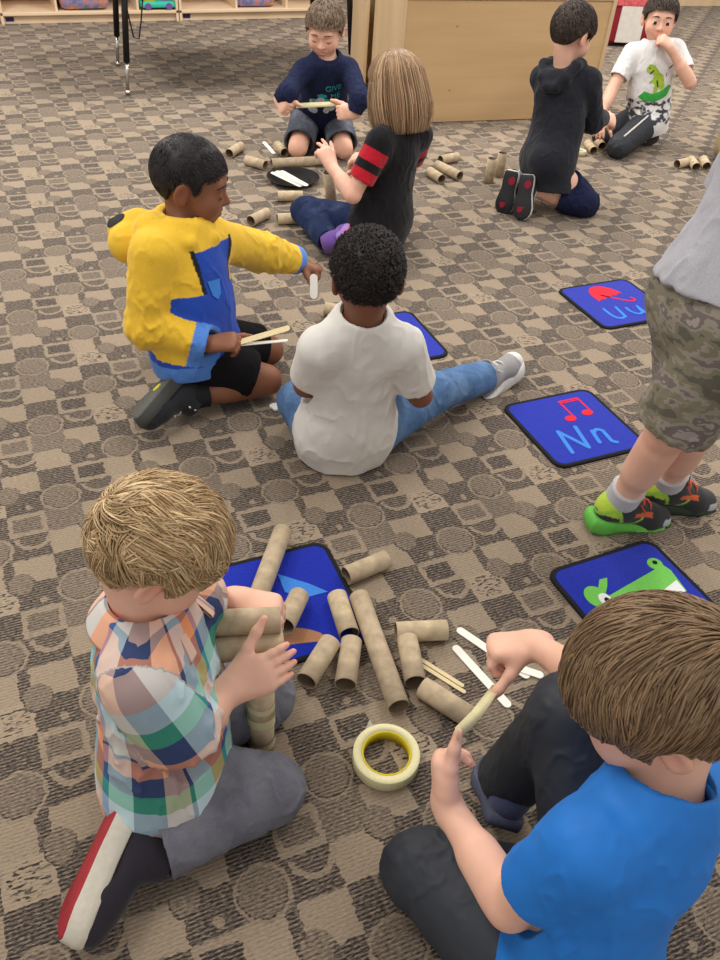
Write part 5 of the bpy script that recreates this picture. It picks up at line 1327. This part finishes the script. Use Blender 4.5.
# --- boy in the dinosaur shirt
def boy_dino():
    J = joints('D')
    J['elL'] = [3.235, 3.335, .335]; J['wrL'] = [3.105, 3.395, .480]
    K = kid('person', J, 1.0, SKIN_L, cd(-.10, -1, -.02), hands=dict(
        R=dict(d=img(-.1, -1, .2), n=img(.3, 0, -1), curl=(.3, .35, .4, .45)), L=dict(d=img(-.75, .45, .35), n=img(-.2, -.2, -1), curl=(1., 1.1, 1.2, 1.2), curl2=(1.2,)*4, thumb=(.5, .5), tcurl=.3)), h=.003, eyes='open',
        label='boy in a white shirt with a green dinosaur, sitting at the top right')
    hair(K, (54, 42, 38), thick=.0095, n=2600, length=.026, width=.0014, fringe=.056, light=(84, 68, 60), seed=17, lift=.02, side=.0)
    brows(K, (60, 46, 40))
    up, fc, rc = K['up'], K['fc'], K['rc']; pel, nk = A(*J['pel']), A(*J['nk']); Lt = np.linalg.norm(nk-pel)
    def col(V, segs):
        d = V-pel; z = d@up/Lt; f = d@fc; ids, o = seg_param(V, segs); c = np.tile(np.array(LB((226, 224, 224))), (len(V), 1))
        n_ = fbm(V*A(1, 1, 1.6), 45, 4)
        m_ = (ids == 0) & (f > -.03) & (z < .36+.05*fbm(V, 20, 8)) & (z > .0)
        c[m_ & (n_ > .06)] = LB((66, 68, 74)); c[m_ & (n_ <= .06) & (n_ > -.05)] = LB((150, 152, 158))
        return c
    shirt(K, M['cloth'], sleeve=.66, off=.010, hem=-.05, arm_off=.013, neck=.049, flare=.010, col=col)
    O = pel*.42+nk*.58+fc*.15; ex = -rc; ey = up
    body = [(-.045, .075), (-.030, .092), (-.008, .086), (.004, .070), (.016, .052), (.036, .038), (.040, .016), (.046, -.012), (.030, -.030), (.018, -.012), (.006, -.034), (-.010, -.036), (-.004, -.010), (-.008, .012), (-.028, .006), (-.030, .014), (-.012, .024), (-.010, .046), (-.024, .052), (-.046, .060)]
    project(K, 'shirt', [body], M['lime_ink'], 'dinosaur_print', O=O, ex=ex, ey=ey, dn=-fc, sub=.012)
    project(K, 'shirt', [[(-.075, -.055), (-.05, -.028), (-.01, -.040), (.03, -.030), (.07, -.012), (.085, -.022), (.06, -.06), (.0, -.078), (-.05, -.072)]], M['green_ink'], 'ground_print', O=O, ex=ex, ey=ey, dn=-fc, sub=.012)
    project(K, 'shirt', [stroke([(-.03, .05), (-.012, .066), (0, .05)], .005)[0], stroke([(.006, .02), (.012, -.01)], .006)[0], [(-.036, .074), (-.032, .078), (-.028, .074), (-.032, .070)]], M['black_ink'], 'print_lines', O=O, ex=ex, ey=ey, dn=-fc, sub=.012, lift=.004)
    project(K, 'shirt', [stroke([(.062, .062), (.080, .074)], .004)[0], stroke([(.05, .03), (.053, .045)], .003)[0]], M['label_blue'], 'print_marks', O=O, ex=ex, ey=ey, dn=-fc, sub=.012)
    trousers(K, M['black_nylon'], .96, .010)
    # white piping down the outer seam of the left leg
    hp, kn = A(*J['hipL']), A(*J['knL']); o, V, Q = K['trousers']; bv = BVHTree.FromPolygons([tuple(v) for v in V], [tuple(int(i) for i in f) for f in Q])
    pts = []
    for t in np.linspace(.12, .98, 14):
        p = hp+(kn-hp)*t; dd = nz(img(.15, .5, 1)); h_ = bv.ray_cast(Vector(p+dd*.3), Vector(-dd)); pts.append(np.array(h_[0])+dd*.001 if h_[0] is not None else p)
    mb = MB(); mb.tube(pts, .0045, 6); x = mb.build('piping', M['white_fabric'], K['root'], True, world_space=True); x.parent = o
    for q in 'LR': shoe(K, q, None, upper=(60, 58, 60), sole=(50, 48, 48), band=(170, 166, 160), lace=M['lace'] if q == 'L' else None)
    return K
# --- child standing at the right edge
def child_standing():
    J = joints('G')
    K = kid('person', J, 1.08, SKIN_L, cd(1, -.15, -.15), feet=dict(L=A(0, 0, 1), R=A(0, 0, 1)), hands=dict(L=dict(d=A(.3, -.1, -1), n=A(0, -1, 0)), R=dict(d=A(.3, .1, -1), n=A(0, 1, 0))), h=.0036,
        label='child in a grey tee and camouflage shorts standing at the right edge')
    hair(K, (110, 86, 62), n=600, width=.002, seed=20)
    shirt(K, M['heather'], sleeve=.8, off=.012, hem=.03, arm_off=.014, flare=.016, wr=folds(K, .006, 8, 7, [(A(*J['pel']), .2, .8)]))
    trousers(K, M['camo'], cut_above_knee=.92, off=.017, name='shorts', hem_r=.006, amp=.006, seat=.10)
    for q in 'RL':
        shoe(K, q, A(0, 0, 1), upper=(52, 54, 56), sole=(96, 186, 70) if q == 'R' else (60, 62, 64), band=(104, 190, 78) if q == 'R' else (48, 60, 48), lace=M['red_lace'], sock=(196, 194, 198), thick=.024, lug=True, length=1.16,
             accent=[((178, 206, 70), lambda x, y, z: (x < .16) & (z > .03)), ((150, 196, 70), lambda x, y, z: (np.abs(z-.026-.02*np.sin(x*14)) < .006) & (x < .5)), ((176, 178, 182), lambda x, y, z: (x > .82) & (z > .018) & (z < .034)), ((60, 40, 40), lambda x, y, z: (x > .2) & (x < .34) & (z > .07)), ((204, 96, 60), lambda x, y, z: (np.abs(z-.045) < .005) & (x > .35) & (x < .62))])
    return K
KH = boy_plaid(); KI = boy_blue(); KF = boy_white(); KE = boy_yellow(); KA = boy_navy(); KB = child_long(); KC = boy_hood(); KD = boy_dino(); KG = child_standing()

# ------------------------------------------------------------------ things in hands
GH = 'card tubes held by the boy in plaid'
tube(at(214, 623, .318), at(279, 620, .318), 'upper of the two level card tubes held by the boy in plaid', GH, mt='kraft')
tube(at(217, 650, .285), at(282, 642, .285), 'lower of the two level card tubes, under the right hand of the boy in plaid', GH, mt='kraft2')
tb = at(262, 750, 0)
t = thing('tube_tower', (tb[0], tb[1], 0.001), 'tower of card tubes joined with tape standing before the boy in plaid', 'tower')
for i, (z0, z1) in enumerate(((0, .104), (.098, .206))):
    o = bpy.data.objects.new('card_tube', tube_mesh(z1-z0, .0225+.0012*i, M['kraft2' if i else 'kraft'])); link(o, t); o.location = (0, 0, (z0+z1)/2)
for z0, w in ((.03, .018), (.092, .024), (.14, .014)):
    V = []; n = 28
    for z in (z0, z0+w):
        for k in range(n): a = 2*math.pi*k/n; V.append((.0243*math.cos(a), .0243*math.sin(a), z+.004*math.sin(a+z0*40)))
    mesh_obj('tape_band', V, [(k, (k+1) % n, n+(k+1) % n, n+k) for k in range(n)], M['tape'], t, True)
def strip(name, pts, w, up, label, cat, mat, twist=None):
    V = []
    for i, p in enumerate(pts):
        t_ = nz(pts[min(i+1, len(pts)-1)]-pts[max(0, i-1)]); sd = nz(np.cross(t_, up)); nn = np.cross(sd, t_); a = twist[i] if twist else 0; sd = sd*math.cos(a)+nn*math.sin(a); nn = np.cross(sd, t_)
        V += [p-sd*w/2-nn*.001, p+sd*w/2-nn*.001, p+sd*w/2+nn*.001, p-sd*w/2+nn*.001]
    Fq = [(i*4+k, i*4+(k+1) % 4, i*4+4+(k+1) % 4, i*4+4+k) for i in range(len(pts)-1) for k in range(4)]+[(3, 2, 1, 0), tuple(len(V)-4+k for k in range(4))]
    return tag(mesh_obj(name, V, Fq, mat, None, True), label, cat)
a, b = KI['hand']['R'], KI['hand']['L']
p0 = (a['tips'][0]+a['thumb'])/2; p1 = b['thumb']
pts = [p0+(p1-p0)*t+A(0, 0, -.012*math.sin(math.pi*t)) for t in np.linspace(-.06, 1.04, 12)]
strip('tape_strip', pts, .017, img(0, .3, 1), 'strip of masking tape stretched between the hands of the blue shirted boy', 'tape', M['tape'], [-.9+1.3*t for t in np.linspace(0, 1, 12)])
a, b = KA['hand']['R'], KA['hand']['L']
p0 = (a['tips'][0]+a['thumb'])/2; p1 = (b['tips'][0]+b['thumb'])/2
strip('tape_strip', [p0+(p1-p0)*t for t in np.linspace(-.05, 1.12, 8)], .024, img(0, .2, 1), 'pale yellow tape strip held by the navy shirted boy', 'tape', M['tape'])
hr = KE['hand']['R']; g0 = hr['P'](.55, .1, .16)
stick(g0-img(1, .28, .05)*.02, g0+img(1, .28, .05)*.135, 'tan craft stick in the right hand of the yellow hoodie boy', None, L=.165, w=.02, mt='stick2', up=img(-.2, .55, .8))
stick(g0-img(1, .08, .05)*.02+A(0, 0, -.006), g0+img(1, .08, .05)*.125+A(0, 0, -.006), 'white craft stick below the tan one in the right hand of the yellow hoodie boy', None, L=.155, w=.0175, up=img(-.1, .9, .5))
hl = KE['hand']['L']; g1 = (hl['tips'][0]+hl['thumb'])/2
stick(g1+A(0, 0, .05), g1+img(.05, -1, .2)*.045, 'white craft stick end hanging from the outstretched hand of the yellow hoodie boy', None, L=.07, w=.022, up=img(.1, .2, 1))
hb = KB['hand']['L']; c = hb['P'](.5, .0, .25)
tube(at(328, 172, .17), at(332, 203, .035), 'card tube held upright by the long haired child', None, L=.14)
